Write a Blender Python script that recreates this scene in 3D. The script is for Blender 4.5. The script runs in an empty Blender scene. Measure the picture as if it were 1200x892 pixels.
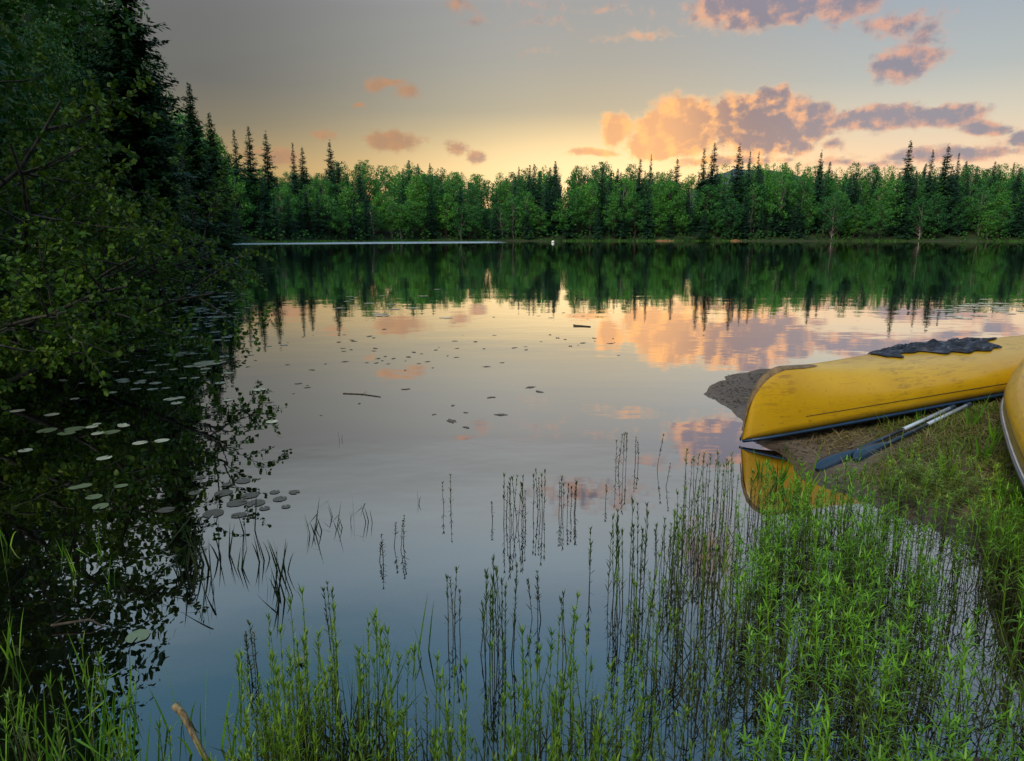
import bpy, math, random
import numpy as np
from mathutils import Vector, Matrix
R = math.radians
rng = np.random.default_rng(7)
random.seed(7)

# ------------------------------------------------------------------ camera
scene = bpy.context.scene
CAM_H, PITCH, FPX = 1.6, R(12.0), 800.0
cam_data = bpy.data.cameras.new('camera')
cam_data.sensor_width = 36.0
cam_data.lens = 24.0
cam_data.clip_start = 0.05
cam_data.clip_end = 6000.0
cam = bpy.data.objects.new('camera', cam_data)
scene.collection.objects.link(cam)
cam.location = (0, 0, CAM_H)
cam.rotation_euler = (R(90) - PITCH, 0, 0)
scene.camera = cam

def ray(px, py):
    """direction in the world of a point of the 1200 x 892 photograph"""
    x, v = (px - 600) / FPX, -(py - 446) / FPX
    c, s = math.cos(PITCH), math.sin(PITCH)
    return np.array([x, c + v * s, -s + v * c])

def at(px, py, z=0.0):
    d = ray(px, py)
    t = (z - CAM_H) / d[2]
    return np.array([0, 0, CAM_H]) + d * t

# ------------------------------------------------------------------ light and exposure
scene.view_settings.view_transform = 'Standard'
scene.view_settings.look = 'None'
scene.view_settings.exposure = 0.0
scene.view_settings.gamma = 1.0
scene.cycles.max_bounces = 6
scene.cycles.diffuse_bounces = 3
scene.cycles.glossy_bounces = 3
scene.cycles.transmission_bounces = 3
scene.cycles.transparent_max_bounces = 6
scene.cycles.caustics_reflective = False
scene.cycles.caustics_refractive = False
scene.cycles.sample_clamp_indirect = 4.0

SUN_AZ, SUN_EL = R(-142), R(42)          # soft dusk light from the open sky behind and left of the camera
sun_data = bpy.data.lights.new('sun', 'SUN')
sun_data.energy = 3.1
sun_data.angle = R(28)
sun_data.color = (1.0, 0.88, 0.66)
sun = bpy.data.objects.new('sun', sun_data)
scene.collection.objects.link(sun)
sd = Vector((math.sin(SUN_AZ) * math.cos(SUN_EL), math.cos(SUN_AZ) * math.cos(SUN_EL), math.sin(SUN_EL)))
sun.rotation_euler = sd.to_track_quat('Z', 'Y').to_euler()
sun.location = (-30, -20, 40)

world = bpy.data.worlds.new('World')
scene.world = world
world.use_nodes = True
WT = world.node_tree
WT.nodes.clear()

class NT:
    """tiny helper to write node trees"""
    def __init__(s, t): s.t = t
    def n(s, kind, **kw):
        nd = s.t.nodes.new(kind)
        for k, v in kw.items(): setattr(nd, k, v)
        return nd
    def link(s, a, b): s.t.links.new(a, b)
    def put(s, sock, v):
        if v is None: return
        if isinstance(v, bpy.types.NodeSocket): s.link(v, sock)
        else: sock.default_value = v
    def math(s, op, a, b=None, c=None, clamp=False):
        nd = s.n('ShaderNodeMath', operation=op); nd.use_clamp = clamp
        for i, v in enumerate((a, b, c)):
            if v is not None: s.put(nd.inputs[i], v)
        return nd.outputs[0]
    def vm(s, op, a, b=None):
        nd = s.n('ShaderNodeVectorMath', operation=op)
        s.put(nd.inputs[0], a)
        if b is not None: s.put(nd.inputs[1], b)
        return nd.outputs['Value'] if op in ('LENGTH', 'DOT_PRODUCT') else nd.outputs[0]
    def mix(s, f, a, b, blend='MIX'):
        nd = s.n('ShaderNodeMix', data_type='RGBA', blend_type=blend)
        s.put(nd.inputs[0], f)
        for sock, v in ((nd.inputs[6], a), (nd.inputs[7], b)):
            if isinstance(v, tuple) and len(v) == 3: v = (*v, 1)
            s.put(sock, v)
        return nd.outputs[2]
    def mapr(s, v, a, b, c=0.0, d=1.0, smooth=True):
        nd = s.n('ShaderNodeMapRange'); nd.interpolation_type = 'SMOOTHSTEP' if smooth else 'LINEAR'
        s.put(nd.inputs[0], v)
        for i, q in enumerate((a, b, c, d)): s.put(nd.inputs[i + 1], q)
        return nd.outputs[0]
    def ramp(s, fac, stops, mode='LINEAR'):
        nd = s.n('ShaderNodeValToRGB'); nd.color_ramp.interpolation = mode
        e = nd.color_ramp.elements
        while len(e) < len(stops): e.new(0.5)
        for i, (p, c) in enumerate(stops):
            e[i].position = p; e[i].color = (*c, 1)
        s.put(nd.inputs[0], fac)
        return nd.outputs[0]
    def noise(s, vec, scale, detail=4, rough=0.55, color=False, dist=0.0):
        nd = s.n('ShaderNodeTexNoise')
        if vec is not None: s.link(vec, nd.inputs['Vector'])
        nd.inputs['Scale'].default_value = scale
        nd.inputs['Detail'].default_value = detail
        nd.inputs['Roughness'].default_value = rough
        nd.inputs['Distortion'].default_value = dist
        return nd.outputs[1 if color else 0]
    def xyz(s, v):
        nd = s.n('ShaderNodeSeparateXYZ'); s.link(v, nd.inputs[0]); return nd.outputs
    def comb(s, x, y, z=0.0):
        nd = s.n('ShaderNodeCombineXYZ')
        for i, v in enumerate((x, y, z)): s.put(nd.inputs[i], v)
        return nd.outputs[0]

def build_sky():
    w = NT(WT)
    tc = w.n('ShaderNodeTexCoord').outputs['Generated']
    X, Y, Z = w.xyz(w.vm('NORMALIZE', tc))
    az = w.math('MULTIPLY', w.math('ARCTAN2', X, Y), 180 / math.pi)
    el = w.math('MULTIPLY', w.math('ARCSINE', Z), 180 / math.pi)
    e = w.math('MULTIPLY', el, 1 / 90.0)
    k = lambda d: max(0.0, d / 90.0)
    left = w.ramp(e, [(0, (.60, .34, .11)), (k(5), (.42, .28, .12)), (k(8), (.21, .18, .125)), (k(11), (.140, .138, .128)),
                      (k(16.5), (.155, .158, .157)), (k(20), (.33, .36, .37)), (k(23.5), (.48, .57, .62)), (k(28), (.44, .62, .76)), (k(33), (.19, .44, .64)), (k(45), (.15, .36, .58)), (1, (.26, .42, .62))])
    mid = w.ramp(e, [(0, (1.15, .78, .34)), (k(5), (1.0, .70, .33)), (k(7), (.74, .57, .31)), (k(9.5), (.46, .42, .31)), (k(13), (.37, .37, .335)),
                     (k(17), (.335, .345, .345)), (k(20.5), (.54, .57, .58)), (k(23.5), (.68, .76, .80)), (k(27), (.66, .82, .94)), (k(34), (.32, .60, .86)), (k(45), (.17, .38, .62)), (1, (.28, .44, .64))])
    right = w.ramp(e, [(0, (1.0, .68, .42)), (k(5), (.92, .66, .43)), (k(8), (.66, .60, .48)), (k(11), (.44, .48, .475)), (k(17), (.30, .37, .455)),
                       (k(21), (.56, .62, .68)), (k(28), (.54, .66, .80)), (k(36), (.26, .49, .72)), (k(50), (.18, .38, .62)), (1, (.28, .44, .64))])
    c = w.mix(w.mapr(az, -25, 3), left, mid)
    c = w.mix(w.mapr(az, 4, 32), c, right)
    # the light behind the far forest where the sun has just gone down
    P0 = w.comb(az, el)
    g = w.vm('LENGTH', w.vm('MULTIPLY', w.vm('SUBTRACT', P0, (6.5, 4.5, 0)), (1 / 21.0, 1 / 6.0, 0)))
    g = w.math('POWER', w.mapr(g, 1, 0), 1.4)
    c = w.mix(w.math('MULTIPLY', g, 0.75), c, (1.12, .88, .50))
    # clouds: soft ellipses on the dome torn up by noise
    n1 = w.noise(P0, 0.22, 3, 0.5, color=True)
    n2 = w.noise(P0, 0.62, 9, 0.66)
    n3 = w.noise(w.vm('MULTIPLY', P0, (0.6, 1.2, 1)), 1.6, 5, 0.6)
    warp = w.vm('MULTIPLY', w.vm('SUBTRACT', n1, (0.5, 0.5, 0.5)), (3.2, 2.0, 0))
    P = w.vm('ADD', P0, warp)
    def place(px, py, hw, hh):
        d = ray(px, py)
        a = math.degrees(math.atan2(d[0], d[1]))
        ee = math.degrees(math.asin(abs(d[2]) / np.linalg.norm(d)))
        return a, ee, hw * 0.0716 * math.cos(R(a)) ** 2, hh * 0.0716 * math.cos(R(a))
    clouds = [ # px, py, half width, half height, density
        (900, -2, 110, 36, 1.25), (985, 4, 60, 24, 1.0), (1066, 68, 56, 24, .95), (1040, 30, 85, 16, .5), (1090, 40, 40, 20, .5),
        (722, 150, 25, 24, 1.0), (800, 152, 72, 40, 1.15), (770, 175, 40, 20, 1.0), (890, 146, 90, 42, 1.3), (902, 116, 32, 22, 1.1), (950, 142, 52, 26, 1.2),
        (1030, 134, 80, 19, 1.1), (1095, 136, 70, 16, 1.0), (1150, 146, 50, 12, .8), (1200, 158, 55, 13, .8), (1110, 178, 130, 11, .7),
        (935, 172, 22, 16, .8), (978, 172, 18, 12, .6), (695, 179, 55, 7, .7), (1000, 190, 120, 8, .45), (860, 190, 120, 10, .5),
        (450, 96, 40, 9, .55), (476, 106, 24, 12, .5), (378, 156, 24, 9, .55), (462, 168, 42, 17, .72), (528, 175, 22, 15, .6), (556, 184, 18, 12, .6), (320, 182, 40, 14, .6),
        (424, 120, 14, 5, .5), (640, 28, 50, 10, .26), (745, 42, 60, 10, .3), (552, 22, 30, 8, .22), (715, 10, 60, 10, .2), (620, 58, 30, 8, .15),
        (548, 516, 30, 12, .38), (625, 512, 50, 8, .25), (690, 580, 110, 26, .42), (830, 650, 60, 60, .45), (760, 545, 70, 14, .3)]
    opa = None; fld = None
    for (px, py, hw, hh, dn) in clouds:
        a, ee, sa, se = place(px, py, hw, hh)
        d = w.vm('LENGTH', w.vm('MULTIPLY', w.vm('SUBTRACT', P, (a + 0.0, ee, 0)), (1 / sa, 1 / se, 0)))
        f = w.math('MULTIPLY', w.math('SUBTRACT', 1.0, d), dn)
        fld = f if fld is None else w.math('MAXIMUM', fld, f)
    dens = w.math('ADD', fld, w.math('MULTIPLY', w.math('SUBTRACT', n2, 0.5), 1.25))
    dens = w.math('ADD', dens, w.math('MULTIPLY', w.math('SUBTRACT', n3, 0.5), 0.55))
    opa = w.mapr(dens, 0.04, 0.42)
    opa = w.math('MULTIPLY', opa, w.mapr(fld, -0.25, 0.45))
    # billows lit from the low left, where the sun went down
    n2s = w.noise(w.vm('ADD', P0, (-0.55, -0.45, 0)), 0.75, 4, 0.55)
    lit = w.math('MULTIPLY', w.math('SUBTRACT', w.noise(P0, 0.75, 4, 0.55), n2s), 2.4)
    core = w.mapr(w.math('SUBTRACT', w.math('ADD', dens, w.math('MULTIPLY', w.math('SUBTRACT', n3, 0.5), 0.5)), lit), -0.12, 0.90)
    near = w.mapr(w.vm('LENGTH', w.vm('MULTIPLY', w.vm('SUBTRACT', P0, (11.0, 7.5, 0)), (1 / 17.0, 1 / 12.0, 0))), 1.0, 0.2)
    lefty = w.mapr(az, -10, 5)
    warm = w.mix(near, (.70, .37, .27), (1.12, .53, .19))
    cool = w.mix(near, (.235, .23, .30), (.20, .155, .20))
    sunny = w.math('MULTIPLY', w.mapr(az, 19.0, 11.0), near)
    cc = w.mix(w.math('MULTIPLY', core, w.math('SUBTRACT', 1.0, w.math('MULTIPLY', sunny, .62))), warm, cool)
    cc = w.mix(w.math('MULTIPLY', w.math('SUBTRACT', 1.0, lefty), 0.85), cc, (.44, .23, .11))
    rim = w.math('MULTIPLY', w.mapr(dens, 0.36, 0.16), near)
    cc = w.mix(w.math('MULTIPLY', rim, 0.55), cc, (1.15, .72, .30))
    c = w.mix(w.math('MULTIPLY', opa, 0.93), c, cc)
    bg = w.n('ShaderNodeBackground'); w.link(c, bg.inputs[0]); bg.inputs[1].default_value = 1.0
    ns = w.n('ShaderNodeTexSky'); ns.sky_type = 'NISHITA'; ns.sun_disc = False
    ns.sun_elevation = R(2.0); ns.sun_rotation = R(12); ns.altitude = 200
    bg2 = w.n('ShaderNodeBackground'); w.link(ns.outputs[0], bg2.inputs[0]); bg2.inputs[1].default_value = 0.012
    add = w.n('ShaderNodeAddShader'); w.link(bg.outputs[0], add.inputs[0]); w.link(bg2.outputs[0], add.inputs[1])
    out = w.n('ShaderNodeOutputWorld'); w.link(add.outputs[0], out.inputs[0])
    world.cycles.sampling_method = 'MANUAL'; world.cycles.sample_map_resolution = 512
build_sky()

# ------------------------------------------------------------------ object helpers
COL = scene.collection
def tag(o, label=None, cat=None, group=None, kind=None):
    if label: o['label'] = label
    if cat: o['category'] = cat
    if group: o['group'] = group
    if kind: o['kind'] = kind
    return o
def mesh_np(name, V, F, mat=None, smooth=False):
    """V (n,3), F list of index arrays (k, 3|4)"""
    if not isinstance(F, (list, tuple)): F = [F]
    F = [f for f in F if len(f)]
    me = bpy.data.meshes.new(name)
    nl = sum(f.size for f in F); nf = sum(len(f) for f in F)
    me.vertices.add(len(V)); me.vertices.foreach_set('co', np.asarray(V, np.float32).ravel())
    me.loops.add(nl); me.loops.foreach_set('vertex_index', np.concatenate([f.ravel() for f in F]).astype(np.int32))
    tot = np.concatenate([np.full(len(f), f.shape[1], np.int32) for f in F])
    st = np.concatenate([[0], np.cumsum(tot)[:-1]]).astype(np.int32)
    me.polygons.add(nf); me.polygons.foreach_set('loop_start', st)
    try: me.polygons.foreach_set('loop_total', tot)
    except Exception: pass
    if smooth: me.polygons.foreach_set('use_smooth', np.ones(nf, bool))
    me.update(calc_edges=True); me.validate()
    if mat: me.materials.append(mat)
    return me
def link(name, me, parent=None, loc=None):
    o = bpy.data.objects.new(name, me)
    COL.objects.link(o)
    if parent: o.parent = parent
    if loc is not None: o.location = loc
    return o
def empty(name, loc=(0, 0, 0), rz=0.0):
    o = bpy.data.objects.new(name, None); o.empty_display_size = 0.1
    COL.objects.link(o); o.location = loc; o.rotation_euler = (0, 0, rz)
    return o
def copy_tree(o, parent=None):
    c = o.copy(); COL.objects.link(c)
    if parent: c.parent = parent
    for ch in list(o.children): copy_tree(ch, c)
    return c
def join(parts):
    """parts: list of (V, F) with equal face width -> (V, F)"""
    Vs, Fs, o = [], [], 0
    for V, F in parts:
        Vs.append(V); Fs.append(F + o); o += len(V)
    return np.vstack(Vs), np.vstack(Fs)
def unit(a): return a / np.maximum(1e-9, np.linalg.norm(a, axis=-1, keepdims=True))

def leaf_quads(P, D, N, L, W):
    """one rhombic leaf face each"""
    S = unit(np.cross(D, N)); L = np.asarray(L)[:, None]; W = np.asarray(W)[:, None]
    V = np.stack([P, P + D * L * .45 + S * W * .5, P + D * L, P + D * L * .45 - S * W * .5], 1).reshape(-1, 3)
    return V, np.arange(len(P) * 4).reshape(-1, 4)
def strips(P, D, N, L, W, droop, prof=(.6, 1, .75, .05)):
    """narrow blades that start at P along D, bend down by droop"""
    n = len(P); S = unit(np.cross(D, N)); k = len(prof)
    L = np.broadcast_to(L, n)[:, None]; W = np.broadcast_to(W, n)[:, None]; dr = np.broadcast_to(droop, n)[:, None]
    rows = []
    for i, w in enumerate(prof):
        t = i / (k - 1)
        C = P + D * L * t + np.array([0, 0, -1.0]) * dr * L * t * t
        rows += [C - S * W * w * .5, C + S * W * w * .5]
    V = np.stack(rows, 1)
    base = (np.arange(n) * 2 * k)[:, None]
    F = np.concatenate([base + np.array([[2 * i, 2 * i + 1, 2 * i + 3, 2 * i + 2]]) for i in range(k - 1)], 0)
    return V.reshape(-1, 3), F
def tube(pts, rad, n=6, cap=True):
    pts = np.asarray(pts, float); rad = np.broadcast_to(rad, len(pts))
    T = np.gradient(pts, axis=0); T = unit(T)
    ref = np.array([0, 0, 1.0]) if abs(T[0][2]) < .9 else np.array([1.0, 0, 0])
    A = unit(np.cross(T, ref)); B = np.cross(T, A)
    an = np.linspace(0, 2 * np.pi, n, endpoint=False)
    V = (pts[:, None] + rad[:, None, None] * (np.cos(an)[None, :, None] * A[:, None] + np.sin(an)[None, :, None] * B[:, None])).reshape(-1, 3)
    i = np.arange(len(pts) - 1)[:, None] * n; j = np.arange(n)[None]; j2 = (j + 1) % n
    F = np.stack([i + j, i + j2, i + n + j2, i + n + j], -1).reshape(-1, 4)
    if cap:
        m = len(V); V = np.vstack([V, pts[:1], pts[-1:]])
        a = np.arange(n); b = (a + 1) % n; e = (len(pts) - 1) * n
        F = np.vstack([F, np.stack([a * 0 + m, b, a, a], -1)[:, [0, 1, 2, 2]] if False else np.zeros((0, 4), int)])
    return V, F
def capped(pts, rad, n=6):
    pts = np.asarray(pts, float); rad = np.broadcast_to(rad, len(pts)).astype(float)
    a = pts[0] - unit(pts[1] - pts[0]) * rad[0] * .15; b = pts[-1] + unit(pts[-1] - pts[-2]) * rad[-1] * .15
    return tube(np.vstack([a, pts, b]), np.concatenate([[rad[0] * .04], rad, [rad[-1] * .04]]), n)
def xf(VF, loc, rz=0.0, s=1.0, tilt=0.0):
    V, F = VF
    c, q = math.cos(rz), math.sin(rz)
    M = np.array([[c, -q, 0], [q, c, 0], [0, 0, 1]])
    W = V * s
    if tilt: W = W + np.array([1.0, 0.3, 0]) * (tilt * W[:, 2:3])
    return W @ M.T + np.asarray(loc), F

# ------------------------------------------------------------------ materials
MATS = {}
def new_mat(name):
    m = bpy.data.materials.new(name); m.use_nodes = True; m.node_tree.nodes.clear()
    MATS[name] = m
    return m, NT(m.node_tree)
def principled(t, color, rough=.6, spec=.4, metal=0.0, bump=None, bdist=.01, bstr=.5, coat=0.0):
    p = t.n('ShaderNodeBsdfPrincipled')
    t.put(p.inputs['Base Color'], (*color, 1) if isinstance(color, tuple) else color)
    t.put(p.inputs['Roughness'], rough); t.put(p.inputs['Specular IOR Level'], spec); t.put(p.inputs['Metallic'], metal)
    t.put(p.inputs['Coat Weight'], coat)
    if bump is not None:
        b = t.n('ShaderNodeBump'); t.link(bump, b.inputs['Height']); b.inputs['Distance'].default_value = bdist; b.inputs['Strength'].default_value = bstr
        t.link(b.outputs[0], p.inputs['Normal'])
    return p
def finish(m, t, sh):
    o = t.n('ShaderNodeOutputMaterial'); t.link(sh.outputs[0] if hasattr(sh, 'outputs') else sh, o.inputs[0]); return m
def foliage(name, a, b, c=None, trans=.3, spec=.25, nscale=.25, tint=(1.25, 1.15, .7), lo=None):
    """a dark, b light leaf colour; every leaf (mesh island), clump (noise) and tree (object) differs"""
    m, t = new_mat(name)
    geo = t.n('ShaderNodeNewGeometry'); oi = t.n('ShaderNodeObjectInfo')
    f = t.math('ADD', t.math('MULTIPLY', geo.outputs['Random Per Island'], .45), t.math('MULTIPLY', t.noise(geo.outputs['Position'], nscale, 2), .65))
    f = t.math('ADD', f, t.math('MULTIPLY', t.math('SUBTRACT', oi.outputs['Random'], .5), .45), clamp=True)
    stops = [(.15, a), (.85, b)] if c is None else [(.12, a), (.55, b), (.95, c)]
    col = t.ramp(f, stops)
    if lo is not None:   # brown old foot of the stalks
        z = t.xyz(geo.outputs['Position'])[2]
        col = t.mix(t.mapr(z, .30, .03), col, lo)
    p = principled(t, col, .5, spec)
    tr = t.n('ShaderNodeBsdfTranslucent'); t.link(t.mix(1.0, col, (*tint, 1), 'MULTIPLY'), tr.inputs[0])
    mx = t.n('ShaderNodeMixShader'); mx.inputs[0].default_value = trans
    t.link(p.outputs[0], mx.inputs[1]); t.link(tr.outputs[0], mx.inputs[2])
    return finish(m, t, mx)
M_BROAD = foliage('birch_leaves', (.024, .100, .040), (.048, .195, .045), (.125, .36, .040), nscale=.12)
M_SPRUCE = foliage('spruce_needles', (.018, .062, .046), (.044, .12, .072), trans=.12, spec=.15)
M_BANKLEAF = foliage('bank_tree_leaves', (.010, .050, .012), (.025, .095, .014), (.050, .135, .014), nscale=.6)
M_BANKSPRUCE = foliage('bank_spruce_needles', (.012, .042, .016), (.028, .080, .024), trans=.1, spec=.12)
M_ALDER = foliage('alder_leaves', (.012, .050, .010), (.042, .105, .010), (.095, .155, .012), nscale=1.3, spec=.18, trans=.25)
M_REED = foliage('marsh_leaves', (.050, .155, .008), (.150, .37, .010), (.33, .52, .018), nscale=1.5, spec=.5, lo=(.050, .055, .018))
M_REEDMID = foliage('olive_marsh_leaves', (.035, .085, .010), (.075, .18, .014), (.16, .28, .020), nscale=1.4, spec=.4, lo=(.045, .045, .018))
M_BENT = foliage('dark_bent_reeds', (.008, .016, .006), (.018, .035, .010), spec=.2)
M_REED2 = foliage('far_marsh_leaves', (.020, .050, .012), (.040, .10, .016), (.09, .14, .02), nscale=2.2, spec=.5, lo=(.030, .028, .012))
M_GRASS = foliage('grass_blades', (.035, .11, .010), (.085, .25, .012), (.19, .36, .02), nscale=2.0, spec=.4)
M_TURF = foliage('mixed_turf', (.030, .060, .012), (.085, .150, .016), (.19, .24, .035), nscale=1.6, spec=.25)
M_STRAW = foliage('straw_blades', (.09, .070, .028), (.22, .17, .075), (.12, .17, .045), nscale=3.0, spec=.2, trans=.15)
M_FRINGE = foliage('shore_grass', (.03, .12, .02), (.07, .24, .03), nscale=.3)

def bark(name, a, b, scale=6):
    m, t = new_mat(name); tc = t.n('ShaderNodeTexCoord').outputs['Object']
    n = t.noise(t.vm('MULTIPLY', tc, (4, 4, 1)), scale, 5)
    return finish(m, t, principled(t, t.ramp(n, [(.35, a), (.65, b)]), .85, .2, bump=n, bdist=.02))
M_BARK = bark('dark_bark', (.025, .020, .016), (.075, .062, .05))
M_BIRCH = bark('pale_bark', (.07, .065, .055), (.38, .36, .32), 1.5)
M_ALDERBARK = bark('alder_bark', (.020, .020, .018), (.07, .07, .06))
M_DRIFT = bark('driftwood', (.06, .04, .02), (.30, .23, .13), 14)

def mat_ground():
    m, t = new_mat('shore_ground')
    pos = t.n('ShaderNodeNewGeometry').outputs['Position']; X, Y, Z = t.xyz(pos)
    n = t.noise(pos, 3.5, 6, .65); nf = t.noise(pos, 38, 5, .7); nb = t.noise(pos, .9, 3)
    sand = t.ramp(t.math('ADD', t.math('MULTIPLY', n, .5), t.math('MULTIPLY', nf, .5)), [(.33, (.050, .036, .026)), (.5, (.100, .076, .056)), (.68, (.19, .155, .125))])
    soil = t.ramp(nf, [(.3, (.026, .024, .012)), (.5, (.060, .052, .024)), (.7, (.10, .095, .04))])
    c = t.mix(t.mapr(t.math('ADD', Z, t.math('MULTIPLY', nb, .12)), .13, .20), sand, soil)
    wet = t.mapr(t.math('ADD', Z, t.math('MULTIPLY', n, .03)), .010, .065)
    c = t.mix(t.math('SUBTRACT', 1.0, wet), c, t.mix(1.0, c, (.42, .38, .36, 1), 'MULTIPLY'))
    mud = t.ramp(n, [(.3, (.012, .010, .006)), (.7, (.035, .027, .014))])
    c = t.mix(t.mapr(Z, -.02, -.14), c, mud)
    forest = t.ramp(n, [(.3, (.010, .020, .008)), (.7, (.030, .050, .014))])
    far = t.mapr(t.vm('LENGTH', t.vm('SUBTRACT', pos, (4, 4, 0))), 9, 14)
    leftm = t.mapr(X, -2.5, -3.5)
    c = t.mix(t.math('MULTIPLY', t.math('MAXIMUM', far, leftm), t.mapr(Z, .0, .1)), c, forest)
    rough = t.mapr(wet, 0, 1, .35, .9)
    h = t.math('ADD', t.math('MULTIPLY', n, .6), t.math('MULTIPLY', nf, .3))
    return finish(m, t, principled(t, c, rough, .35, bump=h, bdist=.03, bstr=.7))
M_GROUND = mat_ground()

def mat_water():
    m, t = new_mat('lake_water')
    pos = t.n('ShaderNodeNewGeometry').outputs['Position']; X, Y, Z = t.xyz(pos)
    # slow swell and a little breeze: slopes of a few thousandths
    h1 = t.noise(t.vm('MULTIPLY', pos, (.9, 1.6, 1)), 1.1, 3, .5)
    h2 = t.noise(t.vm('MULTIPLY', pos, (.5, 1.4, 1)), .16, 3, .5)
    h = t.math('ADD', t.math('MULTIPLY', h1, .0022), t.math('MULTIPLY', h2, .009))
    # breeze-roughened lane under the far left shore
    lane = t.math('MULTIPLY', t.math('MULTIPLY', t.mapr(X, -75, -62), t.mapr(X, 2, -8)), t.mapr(t.math('ADD', Y, t.math('MULTIPLY', X, -.55)), 146, 156))
    rip = t.noise(t.vm('MULTIPLY', pos, (1, 1, 1)), 2.2, 3, .6)
    h = t.math('ADD', h, t.math('MULTIPLY', t.math('MULTIPLY', rip, lane), .45))
    b = t.n('ShaderNodeBump'); t.link(h, b.inputs['Height']); b.inputs['Distance'].default_value = 1.0; b.inputs['Strength'].default_value = 1.0
    lw = t.n('ShaderNodeLayerWeight'); lw.inputs['Blend'].default_value = .5
    fr = t.ramp(lw.outputs['Facing'], [(0, (.10,) * 3), (.34, (.20,) * 3), (.5, (.26,) * 3), (.60, (.375,) * 3), (.66, (.50,) * 3), (.72, (.75,) * 3), (.80, (.90,) * 3), (.90, (.94,) * 3), (1, (.97,) * 3)])
    gl = t.n('ShaderNodeBsdfGlossy'); gl.inputs['Color'].default_value = (.97, .97, .97, 1)
    t.put(gl.inputs['Roughness'], t.math('MULTIPLY', lane, .30)); t.link(b.outputs[0], gl.inputs['Normal'])
    body = t.n('ShaderNodeBsdfTransparent'); body.inputs[0].default_value = (.34, .36, .30, 1)
    mx = t.n('ShaderNodeMixShader'); t.link(fr, mx.inputs[0]); t.link(body.outputs[0], mx.inputs[1]); t.link(gl.outputs[0], mx.inputs[2])
    return finish(m, t, mx)
M_WATER = mat_water()

def simple(name, col, rough=.5, spec=.5, metal=0.0, var=.25, scale=8.0, coat=0.0, bd=.002):
    m, t = new_mat(name); tc = t.n('ShaderNodeTexCoord').outputs['Object']
    n = t.noise(tc, scale, 5, .6)
    a = tuple(c * (1 - var) for c in col); b = tuple(min(1, c * (1 + var)) for c in col)
    return finish(m, t, principled(t, t.ramp(n, [(.3, a), (.7, b)]), rough, spec, metal, bump=n, bdist=bd, coat=coat))
M_NAVY = simple('navy_gunwale', (.012, .035, .085), .3)
M_PALE = simple('pale_trim', (.40, .39, .38), .4)
M_SKID = simple('worn_skid_plate', (.16, .105, .055), .7, .3, var=.5, scale=20)
M_LINE = simple('dark_stripe', (.05, .035, .008), .5)
M_DECK = simple('red_brown_deck', (.22, .05, .025), .5)
M_WOOD = simple('ash_wood', (.32, .2, .1), .55, scale=15)
M_SHAFT = simple('silver_sleeve', (.60, .68, .80), .25, .5, .35, var=.06)
M_BLADE = simple('black_paddle', (.014, .030, .060), .28, .5, coat=.3)
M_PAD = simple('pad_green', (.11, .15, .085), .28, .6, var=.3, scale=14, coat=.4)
M_PADFAR = simple('pad_sky_sheen', (.38, .42, .34), .25, .6, var=.3, scale=1, coat=.6)  # paleness of the reflected sky put into the pad colour
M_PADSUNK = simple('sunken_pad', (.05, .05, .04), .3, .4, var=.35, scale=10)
M_WHITE = simple('white_float', (.8, .8, .78), .4)
M_HILL = simple('hazed_hill_forest', (.075, .095, .115), .95, .05, var=.25, scale=.03)  # blue-grey of distance haze is painted into the forest colour
M_CLAY = simple('clay_bank', (.26, .12, .07), .9, .1, var=.4, scale=1.2, bd=.05)
M_LITTER = simple('dark_litter', (.035, .026, .018), .9, .15, var=.5)
def mat_hull():
    m, t = new_mat('yellow_hull'); tc = t.n('ShaderNodeTexCoord').outputs['Object']; X, Y, Z = t.xyz(tc)
    n = t.noise(tc, 1.6, 4, .6); nf = t.noise(tc, 70, 3, .6)
    c = t.ramp(n, [(.3, (.42, .235, .004)), (.7, (.54, .325, .006))])
    # scuffs along the belly and grime specks, darker orange towards the gunwale
    sc = t.noise(t.vm('MULTIPLY', tc, (1.2, 4, 9)), 5, 6, .72)
    sm = t.noise(tc, 2.3, 2, .5)
    mask = t.math('MULTIPLY', t.mapr(sc, .50, .62), t.mapr(sm, .44, .56))
    c = t.mix(t.math('MULTIPLY', mask, .42), c, (.11, .06, .012))
    sp = t.noise(tc, 26, 3, .7)
    c = t.mix(t.math('MULTIPLY', t.mapr(sp, .64, .70), .4), c, (.07, .04, .01))
    scr = t.noise(t.vm('MULTIPLY', tc, (.8, 14, 22)), 4, 3, .6)
    c = t.mix(t.math('MULTIPLY', t.mapr(scr, .60, .66), .40), c, (.30, .17, .02))
    gunwale_tone = t.math('MULTIPLY', t.mapr(t.math('ADD', Z, t.math('MULTIPLY', n, .12)), .20, .06), .30)
    c = t.mix(gunwale_tone, c, (.28, .15, .015))
    r = t.math('ADD', t.math('MULTIPLY', sc, .25), .26)
    return finish(m, t, principled(t, c, r, .5, bump=nf, bdist=.0012, bstr=.35, coat=.15))
M_HULL = mat_hull()
def mat_cloth():
    m, t = new_mat('black_cloth'); tc = t.n('ShaderNodeTexCoord').outputs['Object']
    n = t.noise(tc, 9, 6, .7)
    c = t.ramp(n, [(.38, (.006, .007, .012)), (.55, (.018, .020, .034)), (.68, (.10, .115, .16))])  # lightest stop paints bluish highlights into the black cloth
    return finish(m, t, principled(t, c, .55, .4, bump=n, bdist=.02, bstr=1))
M_CLOTH = mat_cloth()

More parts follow.
